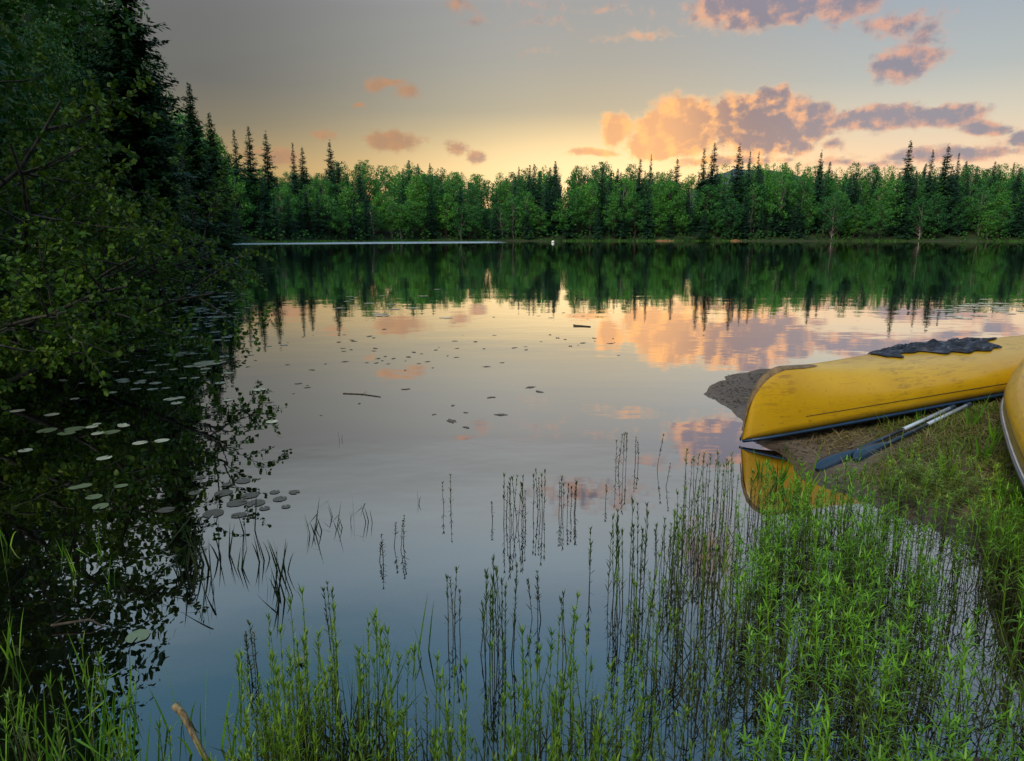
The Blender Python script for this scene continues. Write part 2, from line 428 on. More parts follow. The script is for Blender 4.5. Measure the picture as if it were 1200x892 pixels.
# ------------------------------------------------------------------ terrain
LAKE = np.array([(0, .8), (.8, 1.05), (1.05, 1.75), (1.5, 1.85), (2.1, 1.75), (2.5, 2.1), (2.75, 2.6), (2.55, 3.0), (2.42, 3.35), (2.32, 3.65),
                 (2.10, 4.05), (1.95, 4.35), (2.00, 4.62), (1.98, 4.9), (1.90, 5.3), (2.08, 5.9), (2.02, 6.6), (2.05, 7.15), (2.5, 7.8), (3.0, 8.2), (3.8, 8.15),
                 (5, 7.9), (7, 7.6), (9, 7.5), (14, 7), (30, 10), (80, 40), (150, 100), (260, 160), (200, 178), (150, 186), (110, 196), (60, 204), (20, 204),
                 (0, 201), (-25, 190), (-42, 172), (-50, 156), (-58, 148), (-62, 140), (-56, 128), (-46, 104), (-36, 78), (-27, 54), (-20, 37), (-15, 25),
                 (-10.5, 16), (-8.2, 11.5), (-6.6, 8), (-5.6, 5.5), (-4.6, 3.2), (-3.2, 1.7), (-1.5, .9)], float)
def shore_sd(x, y):
    """signed distance to the shoreline, positive on land"""
    p = np.stack([np.ravel(x), np.ravel(y)], 1); best = np.full(len(p), 1e18); ins = np.zeros(len(p), bool)
    for i in range(len(LAKE)):
        a, b = LAKE[i], LAKE[(i + 1) % len(LAKE)]
        ab = b - a; u = np.clip(((p - a) @ ab) / (ab @ ab), 0, 1)
        q = p - (a + u[:, None] * ab); best = np.minimum(best, (q ** 2).sum(1))
        cr = (a[1] > p[:, 1]) != (b[1] > p[:, 1])
        if abs(ab[1]) > 1e-9:
            xi = a[0] + (p[:, 1] - a[1]) / ab[1] * ab[0]
            ins ^= cr & (p[:, 0] < xi)
    d = np.sqrt(best); d[ins] *= -1
    return d.reshape(np.shape(x))
def vnoise(x, y, s, seed=0):
    v = 0
    for k, (fx, fy, ph) in enumerate(((1, .6, 1.3), (-.7, 1.1, 2.1), (.4, -1.3, .7), (1.5, .9, 4.2), (-1.2, 1.9, 5.0))):
        v = v + np.sin((x * fx + y * fy) * s * (1 + .23 * k) + ph + seed * 1.7) * np.cos((x * fy - y * fx) * s * .8 + ph * 2 + seed)
    return v / 5
def height(x, y):
    x = np.asarray(x, float); y = np.asarray(y, float)
    wob = vnoise(x, y, 3.1) * .10 + vnoise(x, y, 9.0, 2) * .05 + vnoise(x, y, 23.0, 5) * .022
    r = np.hypot(x - 3, y - 4)
    d = shore_sd(x, y) + wob * np.clip(r / 3, .6, 4)
    k = np.clip((r - 7.5) / 6, 0, 1); k = np.where((x > 0) & (y < 30) & (x < 30), k * .15, k)
    land_near = .24 * (1 - np.exp(-np.maximum(d, 0) / 1.5)) + .10 * np.exp(-((x - 4.2) ** 2 + (y - 4.9) ** 2) / 1.2) * np.clip(d, 0, 1)
    land_near += (vnoise(x, y, 5, 3) * .018 + vnoise(x, y, 17, 4) * .008) * np.clip(d * 3, 0, 1)
    # the sand spit behind the bow stays almost level with the water
    spit = np.exp(-(((x - 2.5) / .9) ** 2 + ((y - 7.2) / 1.0) ** 2))
    land_near = land_near * (1 - .72 * spit)
    dd = np.maximum(d, 0)
    land_far = .12 + .30 * np.minimum(dd, 34) + .03 * np.minimum(np.maximum(dd - 34, 0), 100) + vnoise(x, y, .09, 1) * np.clip(dd / 20, 0, 1) * .8
    land = land_near * (1 - k) + land_far * k
    bed = -.16 * np.minimum(-np.minimum(d, 0), 2.0) - .05 * np.minimum(np.maximum(-d - 2, 0), 30)
    return np.where(d > 0, land + .004, bed)
def axis(c, n, near, far):
    s = np.linspace(-1, 1, n); a = math.asinh(far / near)
    return c + near * np.sinh(s * a)
gx, gy = axis(2.6, 430, 2.2, 2600), axis(4.5, 430, 2.2, 2600)
GX, GY = np.meshgrid(gx, gy)
GZ = height(GX, GY)
n = len(gx); ii, jj = np.meshgrid(np.arange(n - 1), np.arange(n - 1))
q = (jj * n + ii).ravel()
ground = link('ground', mesh_np('ground', np.stack([GX, GY, GZ], -1).reshape(-1, 3), np.stack([q, q + 1, q + n + 1, q + n], 1), M_GROUND, True))
tag(ground, 'sandy and grassy shore with dark lake bed and forest floor', 'ground', kind='structure')
WV = np.array([(-300, -4, 0), (500, -4, 0), (500, 320, 0), (-300, 320, 0)], float)
tag(link('water', mesh_np('water', WV, np.array([[0, 1, 2, 3]]), M_WATER)), 'calm dark lake mirroring the dusk sky', 'water', kind='structure')
# low forested hill that shows over the trees
hx, hy = np.meshgrid(np.linspace(-420, 420, 90), np.linspace(-250, 250, 50))
hz = 96 * np.exp(-(np.abs(hx) / 115) ** 3.0 - (hy / 140) ** 2) + 6 * vnoise(hx, hy, .05, 2) + 3 * vnoise(hx, hy, .16, 5) - 8
q = (np.arange(49)[:, None] * 90 + np.arange(89)[None]).ravel()
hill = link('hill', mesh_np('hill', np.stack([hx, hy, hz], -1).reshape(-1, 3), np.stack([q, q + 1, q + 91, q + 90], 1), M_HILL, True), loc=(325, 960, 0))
tag(hill, 'low blue-grey forested hill rising behind the far trees', 'hill', kind='structure')

def gz(x, y): return float(height(np.array([x]), np.array([y]))[0])

# ------------------------------------------------------------------ tree prototypes (10 m tall, leaf sizes in metres)
def rnd(n): return unit(rng.normal(size=(n, 3)))
def trunk_pts(H, lean=.04, n=9, seed=0):
    r = np.random.default_rng(seed); t = np.linspace(0, 1, n)
    w = np.cumsum(r.normal(size=(n, 2)) * lean * H / n, 0); w -= w[0]
    return np.stack([w[:, 0], w[:, 1], t * H - .3 * (1 - t)], 1)
def spruce(H=10., Rb=1.6, nl=30, dens=1.0, leaf=.42, seed=0, gap=.1, low=.07, fill=.26):
    r = np.random.default_rng(seed)
    P, D, L = [], [], []
    tp = trunk_pts(H, .02, 9, seed)
    wood = [tube(tp, np.linspace(.012 * H, .002 * H, 9) , 6)]
    zs = low * H + (1 - low) * H * (np.linspace(0, 1, nl) ** .92)
    for z in zs:
        f = 1 - z / H
        rad = Rb * (f ** .85 + .03) * r.uniform(.72, 1.15)
        nb = max(4, int(round((7 + 3 * f) * dens)))
        a0 = r.uniform(0, 6.28)
        for k in range(nb):
            if r.random() < gap: continue
            zb = z + r.normal() * .35 * H / nl
            a = a0 + k * 6.283 / nb + r.normal() * .2; rr = rad * r.uniform(.45, 1.25)
            d = np.array([math.cos(a), math.sin(a), 0]); droop = -.32 + .55 * (1 - f)
            m = max(3, int(rr / (leaf * fill)))
            t = (np.arange(m) + r.random(m) * .8) / m
            c = np.stack([d[0] * rr * t, d[1] * rr * t, zb + rr * droop * t + .10 * rr * t * t + r.normal(size=m) * .05], 1)
            side = np.array([-d[1], d[0], 0])
            for sgn in (-1, 1):
                dd = unit(d[None] * .75 + sgn * side[None] * r.uniform(.3, 1.0, (m, 1)) + np.array([0, 0, -.28]) + r.normal(size=(m, 3)) * .16)
                P.append(c); D.append(dd); L.append(leaf * (1.05 - .5 * t) * r.uniform(.7, 1.2, m) * (.55 + .45 * min(1, rr / .8)))
    P, D, L = np.vstack(P), np.vstack(D), np.concatenate(L)
    # crown follows the trunk's bend
    zz = np.clip(P[:, 2] / H * 8, 0, 7.999).astype(int); P[:, :2] += tp[zz, :2]
    N = unit(np.array([0, 0, 1.0]) + r.normal(size=P.shape) * .35)
    crown = leaf_quads(P, D, N, L, L * .42)
    return join(wood), crown
def broad(H=10., Wd=2.6, clumps=34, per=80, leaf=.30, seed=0, base=.25, top=1.0, narrow=1.0):
    r = np.random.default_rng(seed)
    tp = trunk_pts(H * .93, .10, 10, seed)
    wood = [tube(tp, np.linspace(.011 * H, .002 * H, 10), 7)]
    C, S = [], []
    for i in range(clumps):
        f = (i + r.random()) / clumps; z = H * (base + (top - base) * f)
        prof = math.sin(math.pi * min(1, (.16 + .80 * f))) ** .7
        rad = Wd * prof * math.sqrt(r.uniform(.05, 1)) * narrow; a = i * 2.4 + r.normal() * .6
        k = min(9, int(z / (H * .93) * 9)); c = np.array([math.cos(a) * rad + tp[k, 0], math.sin(a) * rad + tp[k, 1], z])
        C.append(c); S.append(r.uniform(.55, 1.05) * (.45 + .6 * prof) * H * .095)
        k0 = max(1, k - 2); s = tp[k0]
        if i % 2 == 0:
            mid = (s + c) / 2 + np.array([0, 0, .12 * rad]); wood.append(tube([s, mid, c], [.0045 * H, .003 * H, .001 * H], 4))
    P, D, N, L = [], [], [], []
    for c, s in zip(C, S):
        m = int(per * (s / (H * .09)) ** 2); u = unit(r.normal(size=(m, 3)))
        rr = s * r.random((m, 1)) ** .45 * np.array([1.15, 1.15, .8])
        P.append(c + u * rr); N.append(unit(u + np.array([0, 0, .8]) + r.normal(size=(m, 3)) * .7))
        D.append(unit(np.cross(u, r.normal(size=(m, 3))) + np.array([0, 0, -.35]))); L.append(leaf * r.uniform(.6, 1.25, m))
    P, D, N, L = map(np.concatenate, (P, D, N, L))
    return join(wood), leaf_quads(P, D, N, L, L * .72)

def proto(kind, wood, crown, mw, mc):
    return (mesh_np(kind + '_trunk', *wood, mw, True), mesh_np(kind + '_crown', *crown, mc))
FAR_SPRUCE = [proto('spruce', *spruce(10, 1.8 + .25 * (i % 3), 36, 1.2, .40, 10 + i, .08 + .04 * i), M_BARK, M_SPRUCE) for i in range(5)]
THIN_SPRUCE = [proto('spruce', *spruce(10, 1.45 + .25 * i, 34, 1.1, .36, 40 + i, .10, .1, .2), M_BARK, M_SPRUCE) for i in range(3)]
FAR_BROAD = [proto('birch', *broad(10, 2.3 + .3 * (i % 3), 56, 95, .25, 20 + i, .14 + .06 * (i % 3)), M_BIRCH if i % 2 else M_BARK, M_BROAD) for i in range(6)]
OPEN_BROAD = [proto('birch', *broad(10, 2.2, 24, 46, .28, 60 + i, .45), M_BARK, M_BROAD) for i in range(3)]
FAR_SHRUB = [proto('shrub', *broad(3, 1.6, 14, 70, .22, 70 + i, .05), M_BARK, M_BROAD) for i in range(3)]
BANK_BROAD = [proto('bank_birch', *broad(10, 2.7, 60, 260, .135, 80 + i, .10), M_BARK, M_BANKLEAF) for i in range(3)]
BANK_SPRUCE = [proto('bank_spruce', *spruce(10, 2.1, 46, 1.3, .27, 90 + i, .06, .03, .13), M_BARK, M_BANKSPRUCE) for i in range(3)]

BACK_A = [broad(10, 3.3, 26, 26, .62, 500 + i, .08)[1] for i in range(3)] + [spruce(10, 2.3, 20, .9, .95, 510 + i)[1] for i in range(2)]
counts = {}
def plant_tree(kind, me, x, y, H, base_h, wide=1.0, label='', cat='tree', group='', z=None):
    counts[kind] = counts.get(kind, 0) + 1
    s = H / base_h
    o = empty(kind, (x, y, (gz(x, y) if z is None else z) - .05), rng.uniform(0, 6.28))
    o.scale = (s * wide, s * wide, s)
    tag(o, label, cat, group)
    link('trunk', me[0], o); link('crown', me[1], o)
    return o

# skyline of the photograph: pixel column -> treetop row
SKY = np.array([(0, -60), (110, -40), (150, 0), (175, 60), (190, 100), (213, 112), (240, 132), (262, 152), (280, 182), (300, 193), (340, 202), (370, 200), (400, 190), (450, 186),
                (500, 191), (530, 199), (560, 203), (580, 206), (600, 195), (640, 187), (700, 190), (760, 197), (800, 203), (850, 192), (900, 188), (950, 193), (1010, 192),
                (1060, 190), (1120, 192), (1200, 192), (1300, 190)], float)
def sky_top(x, y):
    """height of the treetop line over the point (x, y)"""
    px = 600 + FPX * x / (y * math.cos(PITCH)); row = np.interp(px, SKY[:, 0], SKY[:, 1])
    d = ray(px, row); return CAM_H + y * d[2] / d[1], px

# walk along the far shore and the left shore
SHORE = np.vstack([LAKE[28:48]])
def along(step):
    out = []
    for a, b in zip(SHORE[:-1], SHORE[1:]):
        L = np.linalg.norm(b - a); m = max(1, int(round(L / step)))
        nrm = np.array([(b - a)[1], -(b - a)[0]]) / L
        mid = (a + b) / 2
        if shore_sd(np.array([mid[0] + nrm[0]]), np.array([mid[1] + nrm[1]]))[0] < 0: nrm = -nrm
        for k in range(m): out.append((a + (b - a) * (k + .5) / m, nrm))
    return out
def zone(px):
    return 'left end' if px < 420 else 'middle' if px < 800 else 'right end'
rows = [(2.5, 3.6, .38, .66, .50), (6.5, 3.7, .50, .86, .42), (12, 4.0, .66, .95, .5), (18, 4.3, .74, 1.0, .66), (25, 4.8, .84, 1.03, .74), (32, 5.2, .86, 1.04, .74)]
for (off, step, lo, hi, pb) in rows:
    for p, nrm in along(step):
        if p[1] < 92: continue
        x, y = p + nrm * (off + rng.normal() * 1.3) + rng.normal(size=2) * np.array([1.1, .8])
        top, px = sky_top(x, y)
        if px > 1560 or px < 175: continue
        g = gz(x, y); Htop = top - g
        H = float(np.clip(Htop * rng.uniform(lo, hi), 4.5, 24))
        back = off > 15; zn = zone(px)
        r_ = rng.random()
        if r_ < pb:
            if back and rng.random() < .6:
                plant_tree('birch', random.choice(OPEN_BROAD), x, y, H, 10, .55 * (15 / H) ** .5 * 1.25, f'tall open-crowned birch on the skyline at the {zn} of the far shore', group=f'open birches on the skyline, {zn} of the far shore')
            else:
                w_ = 'back' if back else 'front'
                plant_tree('birch', random.choice(FAR_BROAD), x, y, H, 10, rng.uniform(1.0, 1.35) * (11 / H) ** .4, f'bushy green birch in the {w_} rows of the {zn} of the far shore', group=f'birches in the {w_} rows, {zn} of the far shore')
        else:
            w_ = 'back' if back else 'front'
            plant_tree('spruce', random.choice(FAR_SPRUCE), x, y, H * 1.03, 10, rng.uniform(1.0, 1.4) * (11 / H) ** .4, f'dark spruce in the {w_} rows of the {zn} of the far shore', group=f'spruces in the {w_} rows, {zn} of the far shore')
# deeper forest: one mass behind the rows one can tell apart
deep = []
for off in (29, 36, 44, 54):
    for p, nrm in along(3.6):
        if p[1] < 92: continue
        x, y = p + nrm * (off + rng.normal() * 1.5) + rng.normal(size=2)
        top, px = sky_top(x, y)
        if px > 2300 or px < 170: continue
        g = gz(x, y); H = max(5., (top - g) * rng.uniform(.62, .80)); s_ = H / 10
        V, F = BACK_A[rng.integers(0, 5)]
        deep.append(xf((V * np.array([s_ * 1.05, s_ * 1.05, s_]), F), (x, y, g), rng.uniform(0, 6.28)))
tag(link('deep_forest', mesh_np('deep_forest', *join(deep), M_BROAD)), 'deep forest behind the first rows of trees on the far shore', 'forest', kind='stuff')
# spruces that stand out above the skyline
place_names = 'leftmost spruce|second spruce from the left|third spruce from the left|spruce left of the close pair over the cove|spruce right of the close pair over the cove|lone spruce over the left cove|thin spruce just right of the gap|pale thin spruce left of the notch|short spruce in the glowing notch|shorter of the twin spruces|taller of the twin spruces|spruce in front of the distant hill|slim spruce on the hill|short slim spruce right of the hill|small spruce beside the open birch|broad tall spruce on the right skyline|short spruce right of the broad one|tall slim spruce on the right skyline|rightmost slim spruce'.split('|')
EMERGE = [(274, 153, 158), (290, 150, 163), (311, 156, 168), (342, 168, 178), (353, 174, 181), (386, 166, 190), (750, 187, 214), (763, 182, 216), (794, 186, 216), (825, 175, 214), (837, 169, 216),
          (867, 171, 212), (879, 178, 212), (890, 179, 212), (963, 178, 206), (1067, 167, 202), (1094, 177, 200), (1112, 171, 200), (1125, 180, 198)]
for i, (px, row, dist) in enumerate(EMERGE):
    d = ray(px, row); x = d[0] / d[1] * dist; g = gz(x, dist)
    if shore_sd(np.array([x]), np.array([float(dist)]))[0] < 2: continue
    H = CAM_H + dist * d[2] / d[1] - g
    wide = (1.1, 1.5, 1.25, 1.0, 1.4, 1.2, 1.5, .8, 1.3, 1.4, 1.6, 1.3, .9, .9, 1.0, 1.4, 1.1, 1.5, 1.0)[i]
    plant_tree('spruce', THIN_SPRUCE[i % 3] if i != 15 else FAR_SPRUCE[0], x, dist, H, 10, wide * (14 / H) ** .5, place_names[i] + ', rising dark above the forest', group='spruces standing above the skyline')
# pale snags and shoreline shrubs
for p, nrm in along(3.4):
    if p[1] < 80: continue
    x, y = p + nrm * rng.uniform(.2, 1.3) + rng.normal(size=2) * .5
    top, px = sky_top(x, y)
    if px > 1300 or px < 200: continue
    plant_tree('shrub', random.choice(FAR_SHRUB), x, y, rng.uniform(1.4, 3.4), 3, rng.uniform(1, 1.5), f'low bright green shrub at the waterline, {zone(px)} of the far shore', 'shrub', f'waterline shrubs, {zone(px)} of the far shore')
# left bank
def bank(kind, me, x, y, H, wide, label, group): return plant_tree(kind, me, x, y, H, 10, wide, label, group=group)
for (off, step, pb) in ((1.4, 2.6, .8), (4.5, 3.0, .65), (8.5, 3.8, .5), (14, 5.0, .5)):
    for p, nrm in along(step):
        if p[1] > 92 or p[1] < 10: continue
        x, y = p + nrm * (off + rng.uniform(-.6, .8)) + rng.normal(size=2) * .35
        top, px = sky_top(x, y); g = gz(x, y)
        H = float(np.clip((top - g) * (rng.uniform(.92, 1.04) if off > 3 else rng.uniform(.5, .8)), 3.5, 19))
        where = 'near' if y < 30 else 'middle' if y < 60 else 'far'
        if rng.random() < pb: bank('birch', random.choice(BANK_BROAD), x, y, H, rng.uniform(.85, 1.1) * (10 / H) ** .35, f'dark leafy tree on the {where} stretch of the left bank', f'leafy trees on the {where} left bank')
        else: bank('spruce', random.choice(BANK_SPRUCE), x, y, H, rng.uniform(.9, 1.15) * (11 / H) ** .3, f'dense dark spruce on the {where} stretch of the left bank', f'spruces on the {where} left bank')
for (px, row, dist, H, lab) in ((128, -150, 25, 0, 'tallest dark spruce on the left bank, leaving the top of the photo'), (160, 40, 31, 0, 'ragged dark spruce whose branches edge the grey sky'), (219, 98, 44, 0, 'pointed spruce beside the tall left bank trees'),
                               (246, 133, 56, 0, 'rounded dark spruce where the left bank steps down'), (185, 92, 36, 0, 'full dark spruce under the pointed one')):
    d = ray(px, row); x = d[0] / d[1] * dist; g = gz(x, dist)
    bank('spruce', BANK_SPRUCE[int(px) % 3], x, dist, CAM_H + dist * d[2] / d[1] - g, .95, lab, 'named spruces of the left bank')
for (x, y, H) in ((-9.8, 8.6, 9.0), (-11.3, 11.2, 11.5), (-9.3, 6.0, 8.5), (-12.6, 14.5, 12), (-10.6, 9.9, 10.5), (-12.5, 9, 12)):
    bank('birch', BANK_BROAD[int(H) % 3], x, y, H, 1.15, 'dark leafy tree standing right behind the alders', 'leafy trees right behind the alders')
# unseen trees added past the left edge to cast shade on the bank
for (x, y, H) in ((-15, 4.5, 12), (-13, 8, 13), (-17, 9, 15), (-19, 3, 14), (-15, 13, 15), (-20, 14, 17), (-18, 18, 16), (-21, 8, 16)):
    if (x + y) % 2: bank('spruce', BANK_SPRUCE[0], x, y, H, 1.1, 'dark spruce added out of view beyond the left edge for shade', 'added shade trees beyond the left edge')
    else: bank('birch', BANK_BROAD[1], x, y, H, 1.0, 'dark leafy tree added out of view beyond the left edge for shade', 'added shade trees beyond the left edge')

# ------------------------------------------------------------------ alders leaning over the water on the near left bank
def alder(seed, limbs, leaf=.062, nbr=9, ntw=8, nlf=23):
    r = np.random.default_rng(seed); wood, P, D, N, L = [], [], [], [], []
    def curve(s, d, ln, up, n=6, wig=.10):
        pts = [np.array(s, float)]; d = np.array(d, float)
        for k in range(n):
            d = unit(d + np.array([0, 0, up]) + r.normal(size=3) * wig); pts.append(pts[-1] + d * ln / n)
        return np.array(pts)
    for (az, elv, ln, up) in limbs:
        a = R(az); d0 = np.array([math.cos(a) * math.cos(R(elv)), math.sin(a) * math.cos(R(elv)), math.sin(R(elv))])
        lp = curve((r.normal() * .15, r.normal() * .15, -.15), d0, ln, up, 9, .08)
        wood.append(tube(lp, np.linspace(.05, .012, len(lp)), 6))
        for i in range(nbr):
            f = .22 + .78 * (i + r.random()) / nbr; k = min(len(lp) - 2, int(f * (len(lp) - 1)))
            s = lp[k] + (lp[k + 1] - lp[k]) * r.random(); dl = unit(lp[k + 1] - lp[k])
            sd_ = unit(np.cross(dl, r.normal(size=3))); sd_[2] *= .6
            bl = ln * r.uniform(.20, .34)
            bp = curve(s, unit(dl * .55 + sd_), bl, .02 + r.normal() * .05, 5, .14)
            wood.append(tube(bp, np.linspace(.014, .004, len(bp)), 4))
            for j in range(ntw):
                g = .15 + .85 * (j + r.random()) / ntw; kk = min(len(bp) - 2, int(g * (len(bp) - 1)))
                s2 = bp[kk] + (bp[kk + 1] - bp[kk]) * r.random(); db = unit(bp[kk + 1] - bp[kk])
                s3 = unit(np.cross(db, r.normal(size=3)))
                tl = r.uniform(.22, .5); tp = curve(s2, unit(db * .7 + s3), tl, 0, 3, .15)
                wood.append(tube(tp, np.linspace(.004, .0015, len(tp)), 3))
                m = nlf; t = r.random(m) ** .8; seg = np.minimum(2, (t * 3).astype(int)); fr = t * 3 - seg
                c = tp[seg] + (tp[seg + 1] - tp[seg]) * fr[:, None]
                out = unit(np.cross(np.broadcast_to(db, (m, 3)), r.normal(size=(m, 3)))); dd = unit(out + db * .5 + np.array([0, 0, -.1]))
                P.append(c + out * .012); D.append(dd); N.append(unit(np.array([0, 0, 1.0]) + r.normal(size=(m, 3)) * .55)); L.append(leaf * r.uniform(.55, 1.2, m))
    P, D, N, L = map(np.concatenate, (P, D, N, L))
    S = unit(np.cross(D, N)); Lc = L[:, None]; W = Lc * .36; up = np.cross(S, D)
    V = np.stack([P, P + D * Lc * .32 + S * W + up * Lc * .08, P + D * Lc * .72 + S * W * .85 + up * Lc * .08, P + D * Lc, P + D * Lc * .72 - S * W * .85 + up * Lc * .08, P + D * Lc * .32 - S * W + up * Lc * .08], 1).reshape(-1, 3)
    b = np.arange(len(P))[:, None] * 6
    F = np.vstack([b + np.array([[0, 1, 2, 3]]), b + np.array([[0, 3, 4, 5]])])
    return mesh_np('alder_wood', *join(wood), M_ALDERBARK, True), mesh_np('alder_leaves', V, F, M_ALDER)
A1 = alder(1, [(0, 15, 3.7, -.01), (-20, 24, 3.6, -.03), (15, 26, 3.5, -.03), (40, 30, 3.3, -.02), (-45, 42, 3.8, 0), (5, 40, 3.2, -.03), (80, 40, 3.2, 0), (-100, 60, 4.6, 0), (150, 62, 4.0, 0), (-70, 68, 4.6, 0), (30, 8, 3.0, .0), (180, 50, 3.6, 0)])
A2 = alder(2, [(10, 20, 3.2, -.02), (-30, 30, 3.2, -.02), (40, 34, 3.0, -.01), (90, 60, 4.0, 0), (180, 65, 4.4, 0), (-80, 55, 4.2, 0), (-120, 66, 4.8, 0), (-10, 6, 2.6, .02)])
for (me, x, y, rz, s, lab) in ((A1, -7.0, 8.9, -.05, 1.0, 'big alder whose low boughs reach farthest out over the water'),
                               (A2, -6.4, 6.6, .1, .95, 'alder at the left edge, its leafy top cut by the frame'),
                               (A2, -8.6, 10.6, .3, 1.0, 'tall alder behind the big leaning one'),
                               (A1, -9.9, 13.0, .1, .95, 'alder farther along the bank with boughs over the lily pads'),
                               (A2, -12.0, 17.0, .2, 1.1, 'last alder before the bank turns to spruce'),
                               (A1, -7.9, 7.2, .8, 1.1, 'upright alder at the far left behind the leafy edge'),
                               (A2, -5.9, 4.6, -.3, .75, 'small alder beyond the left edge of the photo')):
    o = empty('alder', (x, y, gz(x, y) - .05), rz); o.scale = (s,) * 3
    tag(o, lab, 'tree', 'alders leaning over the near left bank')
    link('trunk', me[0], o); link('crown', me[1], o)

# ------------------------------------------------------------------ canoes, bottom up
def canoe(L=4.9, beam=.44, KH=.515, GM=.265, nu=60, nv=25):
    u = np.linspace(-1, 1, nu); u = np.sin(u * np.pi / 2) * .35 + u * .65
    def prof(u):
        a = np.abs(u); s = (1 - a) * L / 2
        B = beam * np.maximum(0, 1 - a ** 2.5) ** .82 + .006
        G = GM * np.maximum(0, 1 - a ** 2.2) ** .9
        rr = .31; x = np.clip(s / rr, 0, 1)
        K = KH * (1 - (1 - x) ** 3.0) ** (1 / 2.6) + .095 * (a ** 4) * x
        return B, G, np.maximum(K, G + .004)
    def surf(u, th, off=0.0):
        """th -1..1 from one gunwale over the keel to the other"""
        B, G, K = prof(u)
        e = np.clip(1.05 - .34 * (1 - np.abs(u) ** 3), .70, 1.1)
        q_ = th * np.pi / 2; sn, cs = np.abs(np.sin(q_)), np.abs(np.cos(q_))
        y = np.sign(th) * (B + off) * sn ** e; z = G + (K - G + off) * np.maximum(cs, 1e-6) ** e
        # tumblehome-like flare: side a little fuller near the middle
        return np.stack([u * L / 2 + off * np.sign(u) * (np.abs(u) > .985), y, z], -1)
    U, TH = np.meshgrid(u, np.linspace(-1, 1, nv) , indexing='ij')
    V = surf(U, TH); q = (np.arange(nu - 1)[:, None] * nv + np.arange(nv - 1)[None]).ravel()
    F = np.stack([q, q + nv, q + nv + 1, q + 1], 1)
    return surf, prof, V.reshape(-1, 3), F, u
surf, prof, HV, HF, HU = canoe()
def make_canoe(label, gun_mat, gun2=None):
    o = empty('canoe'); tag(o, label, 'canoe', 'yellow canoes lying upside down')
    h = link('hull', mesh_np('hull', HV, HF, M_HULL, True), o)
    md = h.modifiers.new('shell', 'SOLIDIFY'); md.thickness = .008; md.offset = -1
    B, G, K = prof(HU); x = HU * 4.9 / 2
    loop = np.vstack([np.stack([x, B + .004, G], 1), np.stack([x[::-1], -B[::-1] - .004, G[::-1]], 1)])
    # gunwale: a flat lath along both edges
    def lath(w, hgt, dz, mat, name):
        parts = []
        for sgn in (1, -1):
            c = np.stack([x, sgn * (B + w / 2), G + dz], 1)
            ring = np.array([(-w / 2, -hgt / 2), (w / 2, -hgt / 2), (w / 2, hgt / 2), (-w / 2, hgt / 2)])
            V = (c[:, None] + np.stack([np.zeros(4), ring[:, 0], ring[:, 1]], 1)[None]).reshape(-1, 3)
            i = np.arange(len(c) - 1)[:, None] * 4; j = np.arange(4)[None]; j2 = (j + 1) % 4
            F = np.stack([i + j, i + j2, i + 4 + j2, i + 4 + j], -1).reshape(-1, 4)
            F = np.vstack([F, [[0, 1, 2, 3]], [[len(V) - 4, len(V) - 3, len(V) - 2, len(V) - 1]]])
            parts.append((V, F))
        return link(name, mesh_np(name, *join(parts), mat), o)
    lath(.020, .020, 0, gun_mat, 'gunwale')
    if gun2: lath(.010, .009, .014, gun2, 'trim_strip')
    # thin stripe above the gunwale on both sides
    uu = np.linspace(-.83, .9, 60)
    st = [tube(surf(uu, np.full(60, sg * .86), .001), .0028, 4) for sg in (1, -1)]
    link('stripe', mesh_np('stripe', *join(st), M_LINE), o)
    # worn skid plate over each stem
    for sg in (-1, 1):
        us = np.linspace(.999, .74, 26); wd = np.concatenate([np.linspace(.30, .22, 8), np.linspace(.20, .12, 10), np.linspace(.12, .03, 8)])
        ths = np.linspace(-1, 1, 7)
        V = np.stack([surf(np.full(7, sg * a), ths * w_, .0045) for a, w_ in zip(us, wd)]).reshape(-1, 3)
        q = (np.arange(25)[:, None] * 7 + np.arange(6)[None]).ravel()
        link('skid_plate', mesh_np('skid_plate', V, np.stack([q, q + 1, q + 8, q + 7], 1), M_SKID, True), o)
        # deck plate closing the bow between the gunwales
        a = np.linspace(.985, .80, 8); b, g, k_ = prof(a)
        V = np.concatenate([np.stack([sg * a * 2.45, b - .012, g + .03], 1), np.stack([sg * a * 2.45, -b + .012, g + .03], 1)])
        q = np.arange(7); link('deck_plate', mesh_np('deck_plate', V, np.stack([q, q + 1, q + 9, q + 8], 1), M_DECK), o)
    for xx in (-1.35, -.45, .45, 1.25):
        seat = xx in (-1.35, 1.25); b, g, k_ = prof(np.array([xx / 2.45])); w_ = .11 if seat else .025
        dz = .07 if seat else .02
        c = [(-w_, -1), (w_, -1), (w_, 1), (-w_, 1)]
        V = np.array([(xx + a, s_ * (b[0] - (.06 if seat else .02)), g[0] + dz + z_) for z_ in (0, .022) for a, s_ in c])
        link('seat' if seat else 'thwart', mesh_np('bar', V, np.array([[0, 1, 2, 3], [4, 5, 6, 7], [0, 1, 5, 4], [1, 2, 6, 5], [2, 3, 7, 6], [3, 0, 4, 7]]), M_WOOD), o)
    return o
def set_pose(o, bow, heading, pitch=0.0, roll=0.0, L=4.9):
    """bow point on the ground, heading of the keel from the bow (radians from +x)"""
    Rm = Matrix.Rotation(heading, 4, 'Z') @ Matrix.Rotation(-pitch, 4, 'Y') @ Matrix.Rotation(roll, 4, 'X')
    o.matrix_world = Matrix.Translation(Vector(bow)) @ Rm @ Matrix.Translation((L / 2, 0, 0))
    bpy.context.view_layer.update()
CN1 = make_canoe('long yellow canoe lying upside down with its worn bow over the water', M_NAVY)
b1 = at(869, 516, .03)
HEAD1 = math.atan2(.34, .94)
set_pose(CN1, b1, HEAD1, .038, .10)
